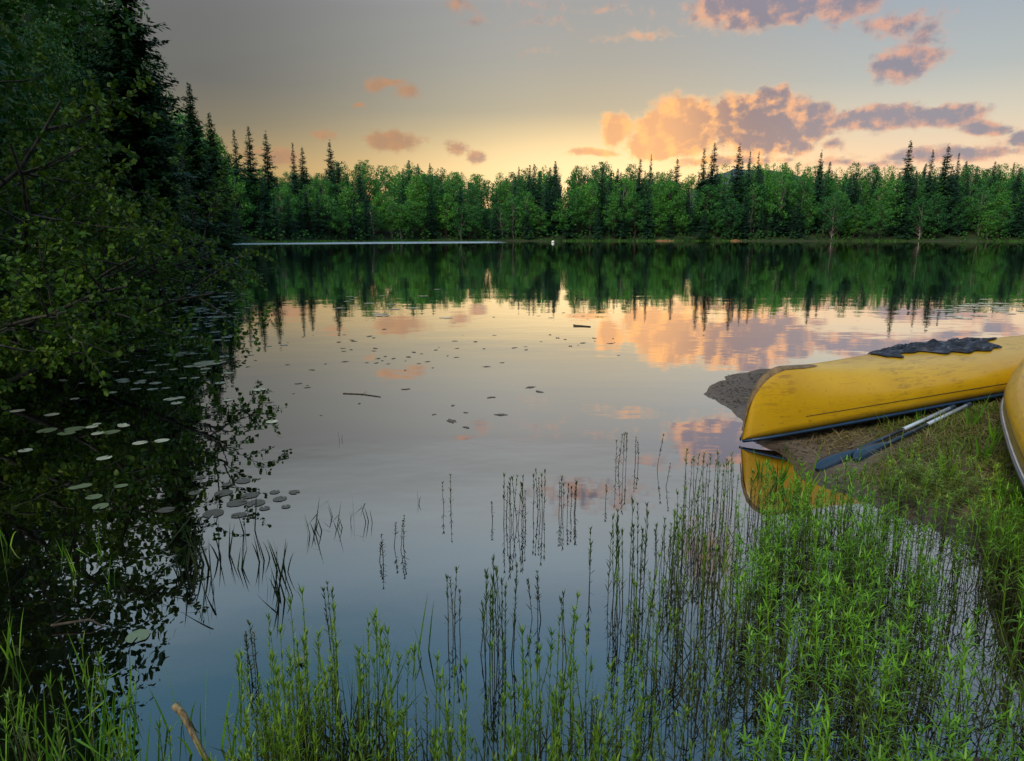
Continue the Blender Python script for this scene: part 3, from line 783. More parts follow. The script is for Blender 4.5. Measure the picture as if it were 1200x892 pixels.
CN2 = make_canoe('yellow canoe cut off by the right edge of the photo, pale trim along its gunwale', M_NAVY, M_PALE)
b2 = np.array([4.65, 5.75, .30])
HEAD2 = -2.1212
set_pose(CN2, b2, HEAD2, -.0274, .145)

# crumpled jacket over the first hull
def jacket():
    nx, ny = 110, 44
    s = np.linspace(0, 1, nx); w = np.linspace(-1, 1, ny); S, W = np.meshgrid(s, w, indexing='ij')
    u = -1 + (1.42 + S * 1.50) / 2.45
    half = np.where(S > .80, .13, .40) * (.55 + .45 * np.sin(S * 9 + .5) ** 2 * .6 + .25 * np.sin(S * 3.1)) * (1 - S ** 6 * .6)
    th = W * half * .55 * (1 + .25 * np.sin(S * 31) * np.sin(S * 12)) + .17 + .06 * np.sin(S * 7)
    rid = lambda q: 1 - np.abs(np.sin(q))
    wx = vnoise(S * 6, W * 2, 1.0, 2) * 2.2; wy = vnoise(S * 5, W * 3, 1.0, 8) * 1.6
    fold = rid(S * 17 + W * 2.5 + wx) ** 2 * .8 + rid(S * 8 - W * 5 + wy + 1) ** 2 * .8 + rid(S * 37 + W * 9 + wx * 2) ** 2 * .3 + .3 * vnoise(S * 30, W * 9, 1.0, 3)
    amp = .008 + .020 * np.exp(-((S - .38) / .25) ** 2) + .012 * np.exp(-((S - .72) / .12) ** 2)
    edge = np.clip((1 - np.abs(W)) * 5, 0, 1) * np.clip(S * 14, 0, 1) * np.clip((1 - S) * 10, 0, 1)
    P = surf(u, th, 0.008) + np.stack([0 * S, 0 * S, amp * (.35 + fold) * edge], -1)
    P[..., 0] += .02 * vnoise(S * 20, W * 14, 1, 5); P[..., 1] += .02 * vnoise(S * 14, W * 20, 1, 6)
    q = (np.arange(nx - 1)[:, None] * ny + np.arange(ny - 1)[None]).ravel()
    me = mesh_np('crumpled_jacket', P.reshape(-1, 3), np.stack([q, q + ny, q + ny + 1, q + 1], 1), M_CLOTH, True)
    o = link('crumpled_jacket', me); o.matrix_world = CN1.matrix_world.copy()
    md = o.modifiers.new('cloth', 'SOLIDIFY'); md.thickness = .006; md.offset = 1
    tag(o, 'crumpled black jacket spread over the long upturned canoe', 'jacket')
jacket()

# ------------------------------------------------------------------ paddles
def paddle(p0, p1, lift, flip, label):
    """p0 blade tip, p1 grip end"""
    p0, p1 = np.array(p0), np.array(p1); v = p1 - p0; Ln = np.linalg.norm(v)
    o = empty('paddle'); tag(o, label, 'paddle', 'paddles lying in the grass by the canoe')
    X = Vector(v / Ln); Z = Vector((0, 0, 1)); Yv = Z.cross(X).normalized(); Zn = X.cross(Yv)
    o.matrix_world = Matrix.Translation(Vector(p0)) @ Matrix(((X.x, Yv.x, Zn.x, 0), (X.y, Yv.y, Zn.y, 0), (X.z, Yv.z, Zn.z, 0), (0, 0, 0, 1))) @ Matrix.Rotation(flip, 4, 'X')
    bl = .50 * (Ln / 1.8); x = np.linspace(0, bl, 22); t = x / bl
    hw = .048 * np.sqrt(np.clip(1 - (1 - np.clip(t / .28, 0, 1)) ** 2, 0, 1)) * (1 - .78 * np.clip((t - .45) / .55, 0, 1) ** 1.3) + .004
    V = []
    for xi, h in zip(x, hw):
        for k, (a, b) in enumerate(((-1, 0), (-.5, .006), (0, .013), (.5, .006), (1, 0), (.5, -.006), (0, -.013), (-.5, -.006))): V.append((xi, a * h, b + .03 * a * a * 0))
    V = np.array(V); i = np.arange(21)[:, None] * 8; j = np.arange(8)[None]; j2 = (j + 1) % 8
    F = np.vstack([np.stack([i + j, i + j2, i + 8 + j2, i + 8 + j], -1).reshape(-1, 4), [[0, 1, 2, 3], [0, 3, 4, 7], [7, 4, 5, 6]]])
    link('blade', mesh_np('blade', V, F, M_BLADE, True), o)
    a, b, c = bl * .96, Ln * .60, Ln * .955
    link('shaft', mesh_np('shaft', *capped([(a, 0, 0), (b, 0, 0)], .0140, 12), M_BLADE, True), o)
    link('sleeve', mesh_np('sleeve', *capped([(b - .01, 0, 0), (b, 0, 0), (c, 0, 0)], [.0135, .0155, .0155], 12), M_SHAFT, True), o)
    link('grip', mesh_np('grip', *capped([(c - .01, 0, 0), (c, 0, 0), (Ln - .02, 0, 0), (Ln, 0, 0)], [.016, .019, .019, .012], 12), M_BLADE, True), o)
def gpt(px, py, dz=.03):
    z = 0.1
    for _ in range(12):
        p = at(px, py, z); z = gz(p[0], p[1]) + dz
    return at(px, py, z)
def zpt(px, py, z): return at(px, py, z)
pa = gpt(955, 550, .02); pb_ = gpt(1119, 476, .05)
paddle(pa, pb_, 0, .8, 'longer dark paddle whose blade tip touches the water, silver sleeve near the grip')
paddle(gpt(1000, 539, .02), gpt(1138, 473, .05), 0, .9, 'shorter dark paddle on the grass side, blade flat on the sand')

PADDLE_LINES = [(gpt(955, 550), gpt(1119, 476)), (gpt(1000, 539), gpt(1138, 473))]
# ------------------------------------------------------------------ marsh plants
def marsh(H, nleaf, ll, lw, spread, seed, lean=.03):
    """returns stem (V,F) and leaves (V,F), foot 0.15 m below the water"""
    r = np.random.default_rng(seed); n = 7; t = np.linspace(0, 1, n)
    b = np.cumsum(r.normal(size=(n, 2)) * lean * H / n, 0); b -= b[1] if n > 1 else 0
    pts = np.stack([b[:, 0], b[:, 1], -.16 + t * (H + .16)], 1)
    stem = tube(pts, np.linspace(.0028, .0011, n), 4)
    f = np.sort(r.random(nleaf) ** .62); f = np.concatenate([f, np.full(6, .985)]); m = len(f)
    k = np.minimum(n - 2, ((f * H + .16) / (H + .16) * (n - 1)).astype(int)); fr = (f * H + .16) / (H + .16) * (n - 1) - k
    P = pts[k] + (pts[k + 1] - pts[k]) * fr[:, None]
    a = np.arange(m) * 2.4 + r.normal(size=m) * .4
    ang = np.radians(r.uniform(22, 50, m) * spread) * (1.1 - .55 * f) 
    D = np.stack([np.cos(a) * np.sin(ang), np.sin(a) * np.sin(ang), np.cos(ang)], 1)
    N = unit(np.stack([-np.cos(a), -np.sin(a), np.full(m, .9)], 1))
    Lf = ll * r.uniform(.6, 1.2, m) * (1.05 - .35 * f)
    return stem, strips(P, D, N, Lf, lw * r.uniform(.8, 1.2, m), r.uniform(.05, .45, m) * spread)
SPARSE = [marsh(1.0 * h, 18, .045, .0046, .9, 100 + i) for i, h in enumerate((.24, .28, .32, .36, .40, .30))]
LUSH = [marsh(.80 * h, 17, .072, .0048, 1.75, 120 + i, .06) for i, h in enumerate((.34, .38, .42, .46, .36, .40, .30, .44))]
MID = [marsh(.85 * h, 18, .052, .0038, 1.25, 140 + i, .04) for i, h in enumerate((.30, .34, .38, .42, .36, .32))]
def mk(pset, mat, nm): return [(mesh_np(nm + '_stem', *s, mat, True), mesh_np(nm + '_leaves', *l, mat)) for s, l in pset]
SPARSE_M, LUSH_M, MID_M = mk(SPARSE, M_REED2, 'sparse'), mk(LUSH, M_REED, 'lush'), mk(MID, M_REEDMID, 'mid')
n_marsh = 0
def stand(me, x, y, z, s, rz, label, group, tilt=0.0, name='marsh_plant'):
    global n_marsh; n_marsh += 1
    o = empty(name, (x, y, z), rz); o.rotation_euler = (tilt * math.cos(rz * 3), tilt * math.sin(rz * 5), rz); o.scale = (1, 1, s)
    tag(o, label, 'marsh plant' if name == 'marsh_plant' else 'reed', group)
    link('stem', me[0], o); link('leaves', me[1], o)
# sparse clumps on open water: (x0, x1, waterline row, top row, count, words)
CL = [(589, 618, 617, 562, 10, 'dense dark clump left of the middle of the photo'), (624, 640, 606, 549, 5, 'narrow clump right of the dense dark one'), (652, 677, 603, 560, 7, 'third clump from the dense one'),
      (577, 580, 610, 592, 1, 'lone short stem left of the dense clump'), (519, 529, 594, 556, 2, 'pair of stems alone on open water'), (720, 735, 552, 502, 4, 'small clump beneath the orange cloud reflection'),
      (744, 748, 546, 510, 2, 'two thin stems beside the small far clump'), (769, 771, 546, 506, 1, 'lone dark stem left of the bow'), (778, 782, 572, 546, 1, 'short stem near the bow'), (706, 710, 592, 570, 1, 'stem left of the tall middle clump'),
      (712, 732, 706, 606, 7, 'tall clump in the middle of the marsh edge'), (737, 757, 694, 596, 8, 'tall clump right of the middle one'), (689, 693, 690, 628, 2, 'slender pair left of the tall clump'), (660, 664, 774, 680, 2, 'slender stem with pale leaf in open water'),
      (622, 634, 726, 666, 3, 'three stems below the narrow clump'), (562, 602, 778, 672, 13, 'thick clump standing off the lower shore'), (520, 545, 744, 668, 4, 'forked stems left of the thick clump'), (462, 478, 640, 604, 3, 'three stems far left of the dense clump'),
      (440, 452, 656, 634, 2, 'low pair beside the three stems'), (388, 396, 770, 684, 3, 'tall stems at the left of the lower marsh'), (288, 304, 790, 735, 4, 'four stems by the pale dead frond'), (800, 830, 585, 530, 9, 'clump left of the canoe bow'),
      (834, 862, 600, 535, 12, 'clump just below the canoe bow'), (790, 835, 640, 575, 12, 'clump at the far edge of the right marsh'), (765, 800, 670, 610, 10, 'loose clump at the left of the right marsh'), (874, 906, 604, 552, 13, 'leafy clump standing in the dark reflection of the bow'), (908, 962, 622, 575, 14, 'leafy clump right of the bow reflection')]
def cyl_h(px, base_row, top_row):
    b = at(px, base_row, 0); d = ray(px, top_row); return CAM_H + np.hypot(b[0], b[1]) * d[2] / np.hypot(d[0], d[1])
for (x0, x1, yb, yt, cnt, words) in CL:
    for i in range(cnt):
        px = x0 + (x1 - x0) * (i + rng.random()) / cnt; yy = yb + rng.uniform(-.12, .12) * (yb - yt)
        p = at(px, yy); H = cyl_h(px, yb, yt) * rng.uniform(.72, 1.04); k = rng.integers(0, 6); setm = MID_M if x0 > 780 else SPARSE_M
        h0 = (tuple(.85 * q for q in (.30, .34, .38, .42, .36, .32)) if x0 > 780 else (.24, .28, .32, .36, .40, .30))[k]
        stand(setm[k], p[0], p[1], 0, max(.4, H / h0), rng.uniform(0, 6.28), ('one thin marsh stem of the ' if cnt > 1 else '') + words, 'marsh stems in the ' + words, rng.normal() * .05)

# the marsh in the right foreground: thick, bright, rooted in shallow water
def marsh_density(px, py):
    """how thickly stems stand at this point of the water, from the photograph"""
    d = np.clip((px - (760 + (700 - py) * .15)) / 120, 0, 1) * np.clip((py - (606 + 18 * np.sin(px / 41))) / 55, 0, 1)
    low = np.clip((py - 850 + 34 * np.sin(px / 48) - np.clip((400 - px) / 120, 0, 1) * 40) / 50, 0, 1) * np.clip((px - 60) / 260, .30, 1)
    mid = np.clip((px - 690) / 90, 0, 1) * np.clip((py - 700) / 90, 0, 1) * .55
    gap = np.exp(-(((px - 1140) / 62) ** 2 + ((py - 790) / 120) ** 2)) * .85 + np.exp(-(((px - 700) / 60) ** 2 + ((py - 900) / 70) ** 2)) * .5
    return np.clip(np.maximum(np.maximum(d, low), mid) - gap, 0, 1)
N = 60000
cx = rng.uniform(-1.6, 3.3, N); cy = rng.uniform(1.15, 4.9, N)
dep = cy * math.cos(PITCH) + CAM_H * math.sin(PITCH)
cpx = 600 + FPX * cx / dep; cpy = 446 - FPX * ((-CAM_H * math.cos(PITCH) + cy * math.sin(PITCH)) / dep)
cz = height(cx, cy)
dn = marsh_density(cpx, cpy) * np.clip(.25 + 1.1 * (vnoise(cx, cy, 4.3, 8) + .42), .10, 1.1)
dn *= (cz < .10) & (cpx < 1330) & (cpx > 20)
# keep clear of the canoes, the paddles and the bow
mw = np.array(CN2.matrix_world.inverted()); loc = mw[:3, :3] @ np.stack([cx, cy, cy * 0]) + mw[:3, 3:4]
dn *= ~((np.abs(loc[0]) < 2.5) & (np.abs(loc[1]) < .5))
mw = np.array(CN1.matrix_world.inverted()); loc = mw[:3, :3] @ np.stack([cx, cy, cy * 0]) + mw[:3, 3:4]
dn *= ~((np.abs(loc[0]) < 2.6) & (np.abs(loc[1]) < .45))
dn *= ~((cpy < 560) & (cpx > 930)) & ~((np.abs(cpx - 235) < 32) & (cpy > 850))
keep = rng.random(N) < dn * .17 * (1 + .3 * (cy > 2.4)) * np.where((cpx < 700), 1.5, 1.0)
cx, cy, cz, cpx, cpy = (a[keep] for a in (cx, cy, cz, cpx, cpy))
print('marsh stems in the right foreground', len(cx))
order = np.argsort(cy); budget = max(0, 296 - n_marsh)
step_ = max(1, len(order) // max(1, budget))
SH, LH, MH = (.24, .28, .32, .36, .40, .30), (.34, .38, .42, .46, .36, .40, .30, .44), (.30, .34, .38, .42, .36, .32)
stuff_m, stuff_o = [], []; used = 0
BL_R = np.random.default_rng(77)
def sedge(seed):
    r = np.random.default_rng(seed); n = 5; a = r.uniform(0, 6.28, n); e_ = np.radians(r.uniform(58, 87, n))
    D = np.stack([np.cos(a) * np.cos(e_), np.sin(a) * np.cos(e_), np.sin(e_)], 1); N = unit(np.stack([np.cos(a + 1.3), np.sin(a + 1.3), np.full(n, .5)], 1))
    return strips(np.tile([[0, 0, -.12]], (n, 1)), D, N, .12 + .34 * r.uniform(.5, 1.1, n), .0048, r.uniform(.02, .35, n), (.7, 1, 1, .8, .5, .05))
SEDGE = [sedge(600 + i) for i in range(5)]
for rank, i in enumerate(order):
    lush = cpx[i] > 860 and rng.random() < .8
    base = LUSH if lush else MID; k = rng.integers(0, len(base)); z0 = max(0., cz[i])
    s = rng.uniform(.55, 1.25) * (1.2 if cpx[i] < 700 else 1.0); rz = rng.uniform(0, 6.28)
    if used < budget:   # nearest first: they show largest
        used += 1
        side = 'left' if cpx[i] < 640 else 'middle' if cpx[i] < 860 else 'right'
        stand((LUSH_M if lush else MID_M)[k], cx[i], cy[i], z0, s, rz, f'leafy green marsh stem along the bottom edge of the photo, {side} part', f'marsh stems along the bottom edge, {side} part', rng.normal() * .06)
    else:
        tl = rng.normal() * .07
        dest = stuff_m if lush else stuff_o
        if rng.random() < .28: dest.append(xf(SEDGE[k % 5], (cx[i], cy[i], z0), rz, s * .95)); continue
        for prt in base[k]:
            V, F = prt; V = V * np.array([1, 1, s]); dest.append(xf((V, F), (cx[i], cy[i], z0), rz, 1, tl))
tag(link('marsh_growth', mesh_np('marsh_growth', *join(stuff_m), M_REED)), 'thick bright green marsh growth in the shallow water before the canoes', 'marsh growth', kind='stuff')
tag(link('olive_marsh_growth', mesh_np('olive_marsh_growth', *join(stuff_o), M_REEDMID)), 'thinner olive green marsh growth at the left of the bright stand', 'marsh growth', kind='stuff')
print('tagged marsh plants', n_marsh)

# bent reeds on the left: a few long thin blades each
def bent(seed, n=4, H=.26):
    r = np.random.default_rng(seed); V = []
    for i in range(n):
        a = r.uniform(0, 6.28); ln = H * r.uniform(.7, 1.25)
        parts = []
        base = np.array([r.normal() * .02, r.normal() * .02, -.12]); d = unit(np.array([math.cos(a) * .16, math.sin(a) * .16, 1.0]))
        V.append(strips(base[None], d[None], np.array([[math.cos(a + 1.2), math.sin(a + 1.2), .1]]), ln + .12, .0085, r.uniform(.05, .55), (.6, .8, 1, .9, .7, .4, .05)))
        if r.random() < .15:   # a blade snapped over
            tip = base + d * (ln + .12) * .8 + np.array([0, 0, -.01])
            d2 = unit(np.array([math.cos(a + .5), math.sin(a + .5), -.5]))
            V.append(strips(tip[None], d2[None], np.array([[0, 0, 1.0]]), ln * .5, .009, .1, (.8, 1, .8, .6, .4, .2, .05)))
    return join(V)
BENT = [mesh_np('bent_reed', *bent(200 + i, 3 + i % 3), M_BENT) for i in range(5)]
BENTG = [mesh_np('bent_reed_green', *bent(210 + i, 4 + i % 3, .34), M_GRASS) for i in range(4)]
for (px, row, s, w_) in [(229, 668, 1.1, 'in the dark knot of reeds'), (238, 664, 1.3, 'in the dark knot of reeds'), (243, 690, 1.2, 'in the dark knot of reeds'), (262, 652, 1.0, 'in the dark knot of reeds'), (276, 668, .8, 'in the dark knot of reeds'), (212, 672, .8, 'in the dark knot of reeds'),
                         (290, 622, .9, 'upright and alone above the knot'), (311, 655, .9, 'bending right of the knot'), (327, 672, 1.0, 'bending right of the knot'), (332, 668, .9, 'bending right of the knot'), (366, 628, .7, 'in the loose group left of centre'), (374, 622, .8, 'in the loose group left of centre'), (388, 606, .5, 'in the loose group left of centre'),
                         (399, 618, .6, 'in the loose group left of centre'), (410, 612, .6, 'in the loose group left of centre'), (433, 612, .6, 'beside the loose group'), (491, 590, .5, 'alone on open water'), (400, 516, .35, 'tiny, on far open water'), (300, 592, .5, 'upright and alone above the knot'), (222, 690, 1.0, 'in the dark knot of reeds'), (250, 676, 1.1, 'in the dark knot of reeds'), (232, 650, .9, 'in the dark knot of reeds'), (336, 700, 1.0, 'bending right of the knot'), (318, 684, .9, 'bending right of the knot'), (150, 700, .6, 'small, near the fallen branch'), (176, 690, .6, 'small, near the fallen branch')]:
    p = at(px, row); o = link('bent_reed', BENT[int(px) % 5], loc=(p[0], p[1], 0)); o.scale = (s, s, s * .95); o.rotation_euler.z = px
    tag(o, 'thin dark bent reed ' + w_, 'reed', 'bent reeds ' + w_)
for (px, row, s, w_) in [(4, 640, .9, 'at the left edge above the alder reflection'), (90, 668, .6, 'in the dark reflection'), (116, 650, .5, 'in the dark reflection'), (128, 690, .5, 'in the dark reflection'), (75, 650, .4, 'in the dark reflection'), (10, 770, .8, 'low at the left edge'), (18, 860, 1.0, 'low at the left edge'), (35, 880, 1.0, 'low at the left edge'),
                         (95, 860, 1.2, 'in the bottom left corner'), (115, 890, 1.3, 'in the bottom left corner'), (138, 870, 1.1, 'in the bottom left corner'), (160, 905, 1.2, 'in the bottom left corner'), (90, 920, 1.2, 'in the bottom left corner'), (212, 850, 1.0, 'beside the pale stick'), (240, 880, 1.3, 'beside the pale stick'), (265, 910, 1.2, 'beside the pale stick'), (185, 915, 1.2, 'beside the pale stick'),
                         (60, 905, 1.2, 'in the bottom left corner'), (75, 890, 1.0, 'in the bottom left corner'), (105, 915, 1.1, 'in the bottom left corner'), (150, 895, .9, 'in the bottom left corner'), (128, 925, 1.3, 'in the bottom left corner'), (45, 925, 1.2, 'in the bottom left corner'), (172, 930, 1.1, 'in the bottom left corner'), (8, 905, 1.1, 'in the bottom left corner'), (100, 800, .7, 'off the bottom left corner'), (125, 815, .8, 'off the bottom left corner'), (150, 830, .7, 'off the bottom left corner'), (492, 768, .8, 'forked like a V off the lower shore')]:
    p = at(px, row); o = link('green_reed', BENTG[int(px) % 4], loc=(p[0], p[1], 0)); s *= .72 if row > 840 else 1
    o.scale = (s, s, s); o.rotation_euler.z = px
    tag(o, 'long green reed blades ' + w_, 'reed', 'green reeds ' + w_)

# ------------------------------------------------------------------ grass and litter on the right bank
def blade_field(n, xr, yr, hmin, hmax, width, ok, lean=.5, seed=0, flat=False):
    r = np.random.default_rng(seed); x = r.uniform(*xr, n); y = r.uniform(*yr, n); z = height(x, y)
    k = ok(x, y, z, r); x, y, z = x[k], y[k], z[k]; m = len(x)
    a = r.uniform(0, 6.28, m); ln = r.uniform(hmin, hmax, m)
    el_ = np.radians(r.uniform(3, 34, m) if flat else r.uniform(40, 86, m))
    D = np.stack([np.cos(a) * np.cos(el_), np.sin(a) * np.cos(el_), np.sin(el_)], 1)
    N = np.stack([np.cos(a + 1.57) * .3 + np.cos(a) * -.6, np.sin(a + 1.57) * .3 + np.sin(a) * -.6, np.full(m, .9)], 1)
    if flat: N = np.stack([np.zeros(m), np.zeros(m), np.ones(m)], 1) + r.normal(size=(m, 3)) * .2
    return strips(np.stack([x, y, z - .004], 1), D, unit(N), ln, width * r.uniform(.7, 1.3, m), (r.uniform(.05, .2, m) if flat else r.uniform(.1, lean, m)), (.7, 1, .7, .05))
def clear_of(x, y, pad=0.0):
    okk = np.ones(len(x), bool)
    for a, b in PADDLE_LINES:
        ab = (b - a)[:2]; q = np.stack([x, y], 1) - a[:2]; u = np.clip(q @ ab / (ab @ ab), 0, 1)
        dd = np.hypot(*(q - u[:, None] * ab).T); okk &= (dd > .05 + .07 * (u < .4)) | (rng.random(len(x)) < .08)
    for c, hw in ((CN1, .38), (CN2, .40)):
        mw = np.array(c.matrix_world.inverted()); l = mw[:3, :3] @ np.stack([x, y, y * 0]) + mw[:3, 3:4]
        B = .44 * np.maximum(0, 1 - np.minimum(1, np.abs(l[0] / 2.45)) ** 2.5) ** .82
        okk &= ~((np.abs(l[0]) < 2.45) & (np.abs(l[1]) < B - .06 + pad))
    return okk
def ok_green(x, y, z, r):
    px = 600 + FPX * x / (y * .978 + (1.6 - z) * .208); py = 446 - FPX * ((-(1.6 - z) * .978 + y * .208) / (y * .978 + (1.6 - z) * .208))
    bare = np.exp(-(((px - 960) / 70) ** 2 + ((py - 520) / 28) ** 2)) * 1.1 + np.exp(-(((px - 1140) / 60) ** 2 + ((py - 630) / 30) ** 2)) * .7 
    f = np.clip(.62 + 1.5 * vnoise(x, y, 3.3, 7), .12, 1) * np.clip((px - 905) / 110, 0, 1) - bare
    return (z > .03) & (r.random(len(x)) < f) & clear_of(x, y) & (y > 3.0)
def ok_straw(x, y, z, r):
    f = np.clip(.5 + 1.2 * vnoise(x, y, 2.3, 4), .10, 1) * np.clip((x - 2.2) / .6, .12, 1)
    return (z > .035) & (r.random(len(x)) < f) & clear_of(x, y) & (y > 2.9)
g1 = blade_field(130000, (2.0, 6.4), (2.9, 7.4), .03, .11, .0046, ok_green, .8, 1)
g2 = blade_field(5200, (2.3, 6.5), (3.0, 7.2), .14, .30, .006, ok_green, 1.0, 2)
tag(link('grass', mesh_np('grass', *join([g1, g2]), M_TURF)), 'green grass growing over the sandy right bank', 'grass', kind='stuff')
g3 = blade_field(130000, (1.9, 6.4), (2.9, 7.4), .06, .20, .0048, ok_straw, .2, 3, True)
tag(link('dead_grass', mesh_np('dead_grass', *g3, M_STRAW)), 'flattened straw-coloured dead grass on the right bank', 'grass', kind='stuff')
# leafy marsh plants that climb onto the bank
bank_m = []
rb = np.random.default_rng(33); n_ = 9500
x = rb.uniform(1.9, 5.2, n_); y = rb.uniform(2.9, 5.6, n_); z = height(x, y)
dpt = y * .978 + (1.6 - z) * .208; px = 600 + FPX * x / dpt; py = 446 - FPX * ((-(1.6 - z) * .978 + y * .208) / dpt)
pr = np.clip((px - 960) / 60, 0, 1) * np.clip((py - 572 + np.clip((px - 1000) / 80, 0, 1) * 26 - 14 * np.sin(px / 37)) / 45, 0, 1) * np.clip(.6 + 1.2 * vnoise(x, y, 3.7, 9), .22, 1) - np.exp(-(((px - 1150) / 55) ** 2 + ((py - 655) / 35) ** 2)) * .8
k_ = (z > -.01) & (rb.random(n_) < pr * .62) & clear_of(x, y, .12) & (px < 1260)
for xi, yi, zi in zip(x[k_], y[k_], z[k_]):
    b_ = LUSH[rb.integers(0, 8)]; s = rb.uniform(.28, .60); rz = rb.uniform(0, 6.28)
    for V, F in b_: bank_m.append(xf((V * np.array([.9, .9, s]), F), (xi, yi, zi), rz, 1, rb.normal() * .1))
tag(link('bank_herbs', mesh_np('bank_herbs', *join(bank_m), M_REED)), 'low leafy herbs creeping up the bank below the paddles', 'herbs', kind='stuff')

# tufts: individually placed
def tuft(seed, n, H, sp=.6):
    r = np.random.default_rng(seed); a = r.uniform(0, 6.28, n); e_ = np.radians(r.uniform(90 - 38 * sp, 88, n))
    D = np.stack([np.cos(a) * np.cos(e_), np.sin(a) * np.cos(e_), np.sin(e_)], 1)
    N = unit(np.stack([np.cos(a + 1.4), np.sin(a + 1.4), np.full(n, .5)], 1))
    P = np.stack([np.cos(a) * .02 * r.random(n), np.sin(a) * .02 * r.random(n), np.full(n, -.03)], 1)
    return strips(P, D, N, H * r.uniform(.55, 1.1, n), .009 * r.uniform(.7, 1.2, n), r.uniform(.02, .4, n), (.6, .9, 1, .8, .5, .04))
TUFT = [mesh_np('grass_tuft', *tuft(300 + i, 14 + 3 * i, .30 + .02 * i), M_GRASS) for i in range(4)]
for (px, row, s, w_) in [(912, 572, 1.35, 'bright green grass tuft standing in the shallows under the bow'), (938, 592, 1.2, 'bright tuft in the shallows right of the bow tuft'), (926, 600, .7, 'lower bright tuft in front of the bow tuft'), (890, 560, .6, 'small tuft at the foot of the bow'),
                         (1080, 500, .8, 'tuft growing beside the paddle grips'), (1148, 470, .95, 'tall tuft against the far hull by the second canoe'), (1138, 500, .9, 'large yellow-green tuft between the two canoes'), (1150, 540, 1.0, 'spreading yellow-green tuft below the second bow'),
                         (1166, 520, .8, 'tuft pressed against the pale gunwale'), (1020, 475, .6, 'thin tuft in the shade under the long canoe'), (1060, 470, .7, 'tuft touching the stripe of the long canoe'), (1110, 560, .8, 'tuft in the middle of the trampled grass'), (1180, 590, .9, 'tuft near the right edge below the second canoe'),
                         (1172, 640, .8, 'tuft at the right edge above the puddle'), (1000, 470, .5, 'small tuft behind the paddles'), (1100, 450, .6, 'tuft half hidden along the long hull'), (1190, 610, .9, 'rightmost tuft on the bank')]:
    p = gpt(px, row, 0); o = link('grass_tuft', TUFT[int(px + row) % 4], loc=(p[0], p[1], max(0, gz(p[0], p[1])))); o.scale = (s,) * 3; o.rotation_euler.z = px
    tag(o, w_, 'grass tuft', 'grass tufts on the right bank')
# dark bits washed up on the sand
rl = np.random.default_rng(5); n_ = 9000; x = rl.uniform(1.8, 4.2, n_); y = rl.uniform(3.4, 8.2, n_); z = height(x, y)
k_ = (z > .006) & (rl.random(n_) < np.clip(.35 + vnoise(x, y, 3, 6) * 1.4, 0, 1)); m = k_.sum(); a = rl.uniform(0, 6.28, m)
V, F = strips(np.stack([x[k_], y[k_], z[k_] + .003], 1), np.stack([np.cos(a), np.sin(a), rl.uniform(0, .3, m)], 1), unit(np.array([0, 0, 1.0]) + rl.normal(size=(m, 3)) * .3), rl.uniform(.01, .06, m), rl.uniform(.003, .012, m), .1)
tag(link('washed_up_litter', mesh_np('washed_up_litter', V, F, M_LITTER)), 'dark bits of leaf and twig washed up on the sand', 'litter', kind='stuff')

# ------------------------------------------------------------------ lily pads
def pad_mesh(seed, mat, rag=.04):
    r = np.random.default_rng(seed); n = 18; a = np.linspace(.18, 2 * np.pi - .18, n); rad = 1 + r.normal(size=n) * rag
    top = np.stack([np.cos(a) * rad, np.sin(a) * rad * .9, np.full(n, .0)], 1); inner = top * .5
    c = np.array([[0.06, 0, 0]]); V = np.vstack([top + [[0, 0, 0]], inner, c]); V[:n, 2] += r.normal(size=n) * .02 + .02
    F4 = np.array([[i, i + 1, n + i + 1, n + i] for i in range(n - 1)]); F3 = np.array([[n + i, n + i + 1, 2 * n] for i in range(n - 1)])
    return mesh_np('lily_pad', V, [F4, F3], mat, True)
PADS = [pad_mesh(400 + i, M_PAD) for i in range(4)]; PADS_F = [pad_mesh(410 + i, M_PADFAR) for i in range(3)]; PADS_S = [pad_mesh(420 + i, M_PADSUNK) for i in range(3)]
def pads(n, cx_, cy_, sx, sy, rmin, rmax, meshes, words, slope=0.0, name='lily_pad'):
    for i in range(n):
        dx, dy = rng.normal(), rng.normal()
        px = cx_ + sx * dx + slope * dy; py = cy_ + sy * dy
        if py < 288: continue
        p = at(px, py)
        if shore_sd(np.array([p[0]]), np.array([p[1]]))[0] > -.1: continue
        s = rng.uniform(rmin, rmax); o = link(name, meshes[i % len(meshes)], loc=(p[0], p[1], .004)); o.scale = (s, s, s * .3); o.rotation_euler.z = rng.uniform(0, 6.28)
        tag(o, words, 'lily pad', words)
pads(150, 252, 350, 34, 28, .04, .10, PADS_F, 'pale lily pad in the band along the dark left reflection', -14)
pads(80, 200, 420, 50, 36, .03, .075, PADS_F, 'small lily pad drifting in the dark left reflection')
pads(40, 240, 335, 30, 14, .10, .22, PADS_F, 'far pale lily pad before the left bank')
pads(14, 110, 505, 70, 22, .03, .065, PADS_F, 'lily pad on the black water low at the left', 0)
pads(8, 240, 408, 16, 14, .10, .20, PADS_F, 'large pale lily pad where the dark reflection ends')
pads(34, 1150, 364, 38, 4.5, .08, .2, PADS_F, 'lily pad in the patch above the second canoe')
pads(16, 450, 352, 40, 9, .10, .18, PADS_F, 'lily pad in the green reflection left of the middle')
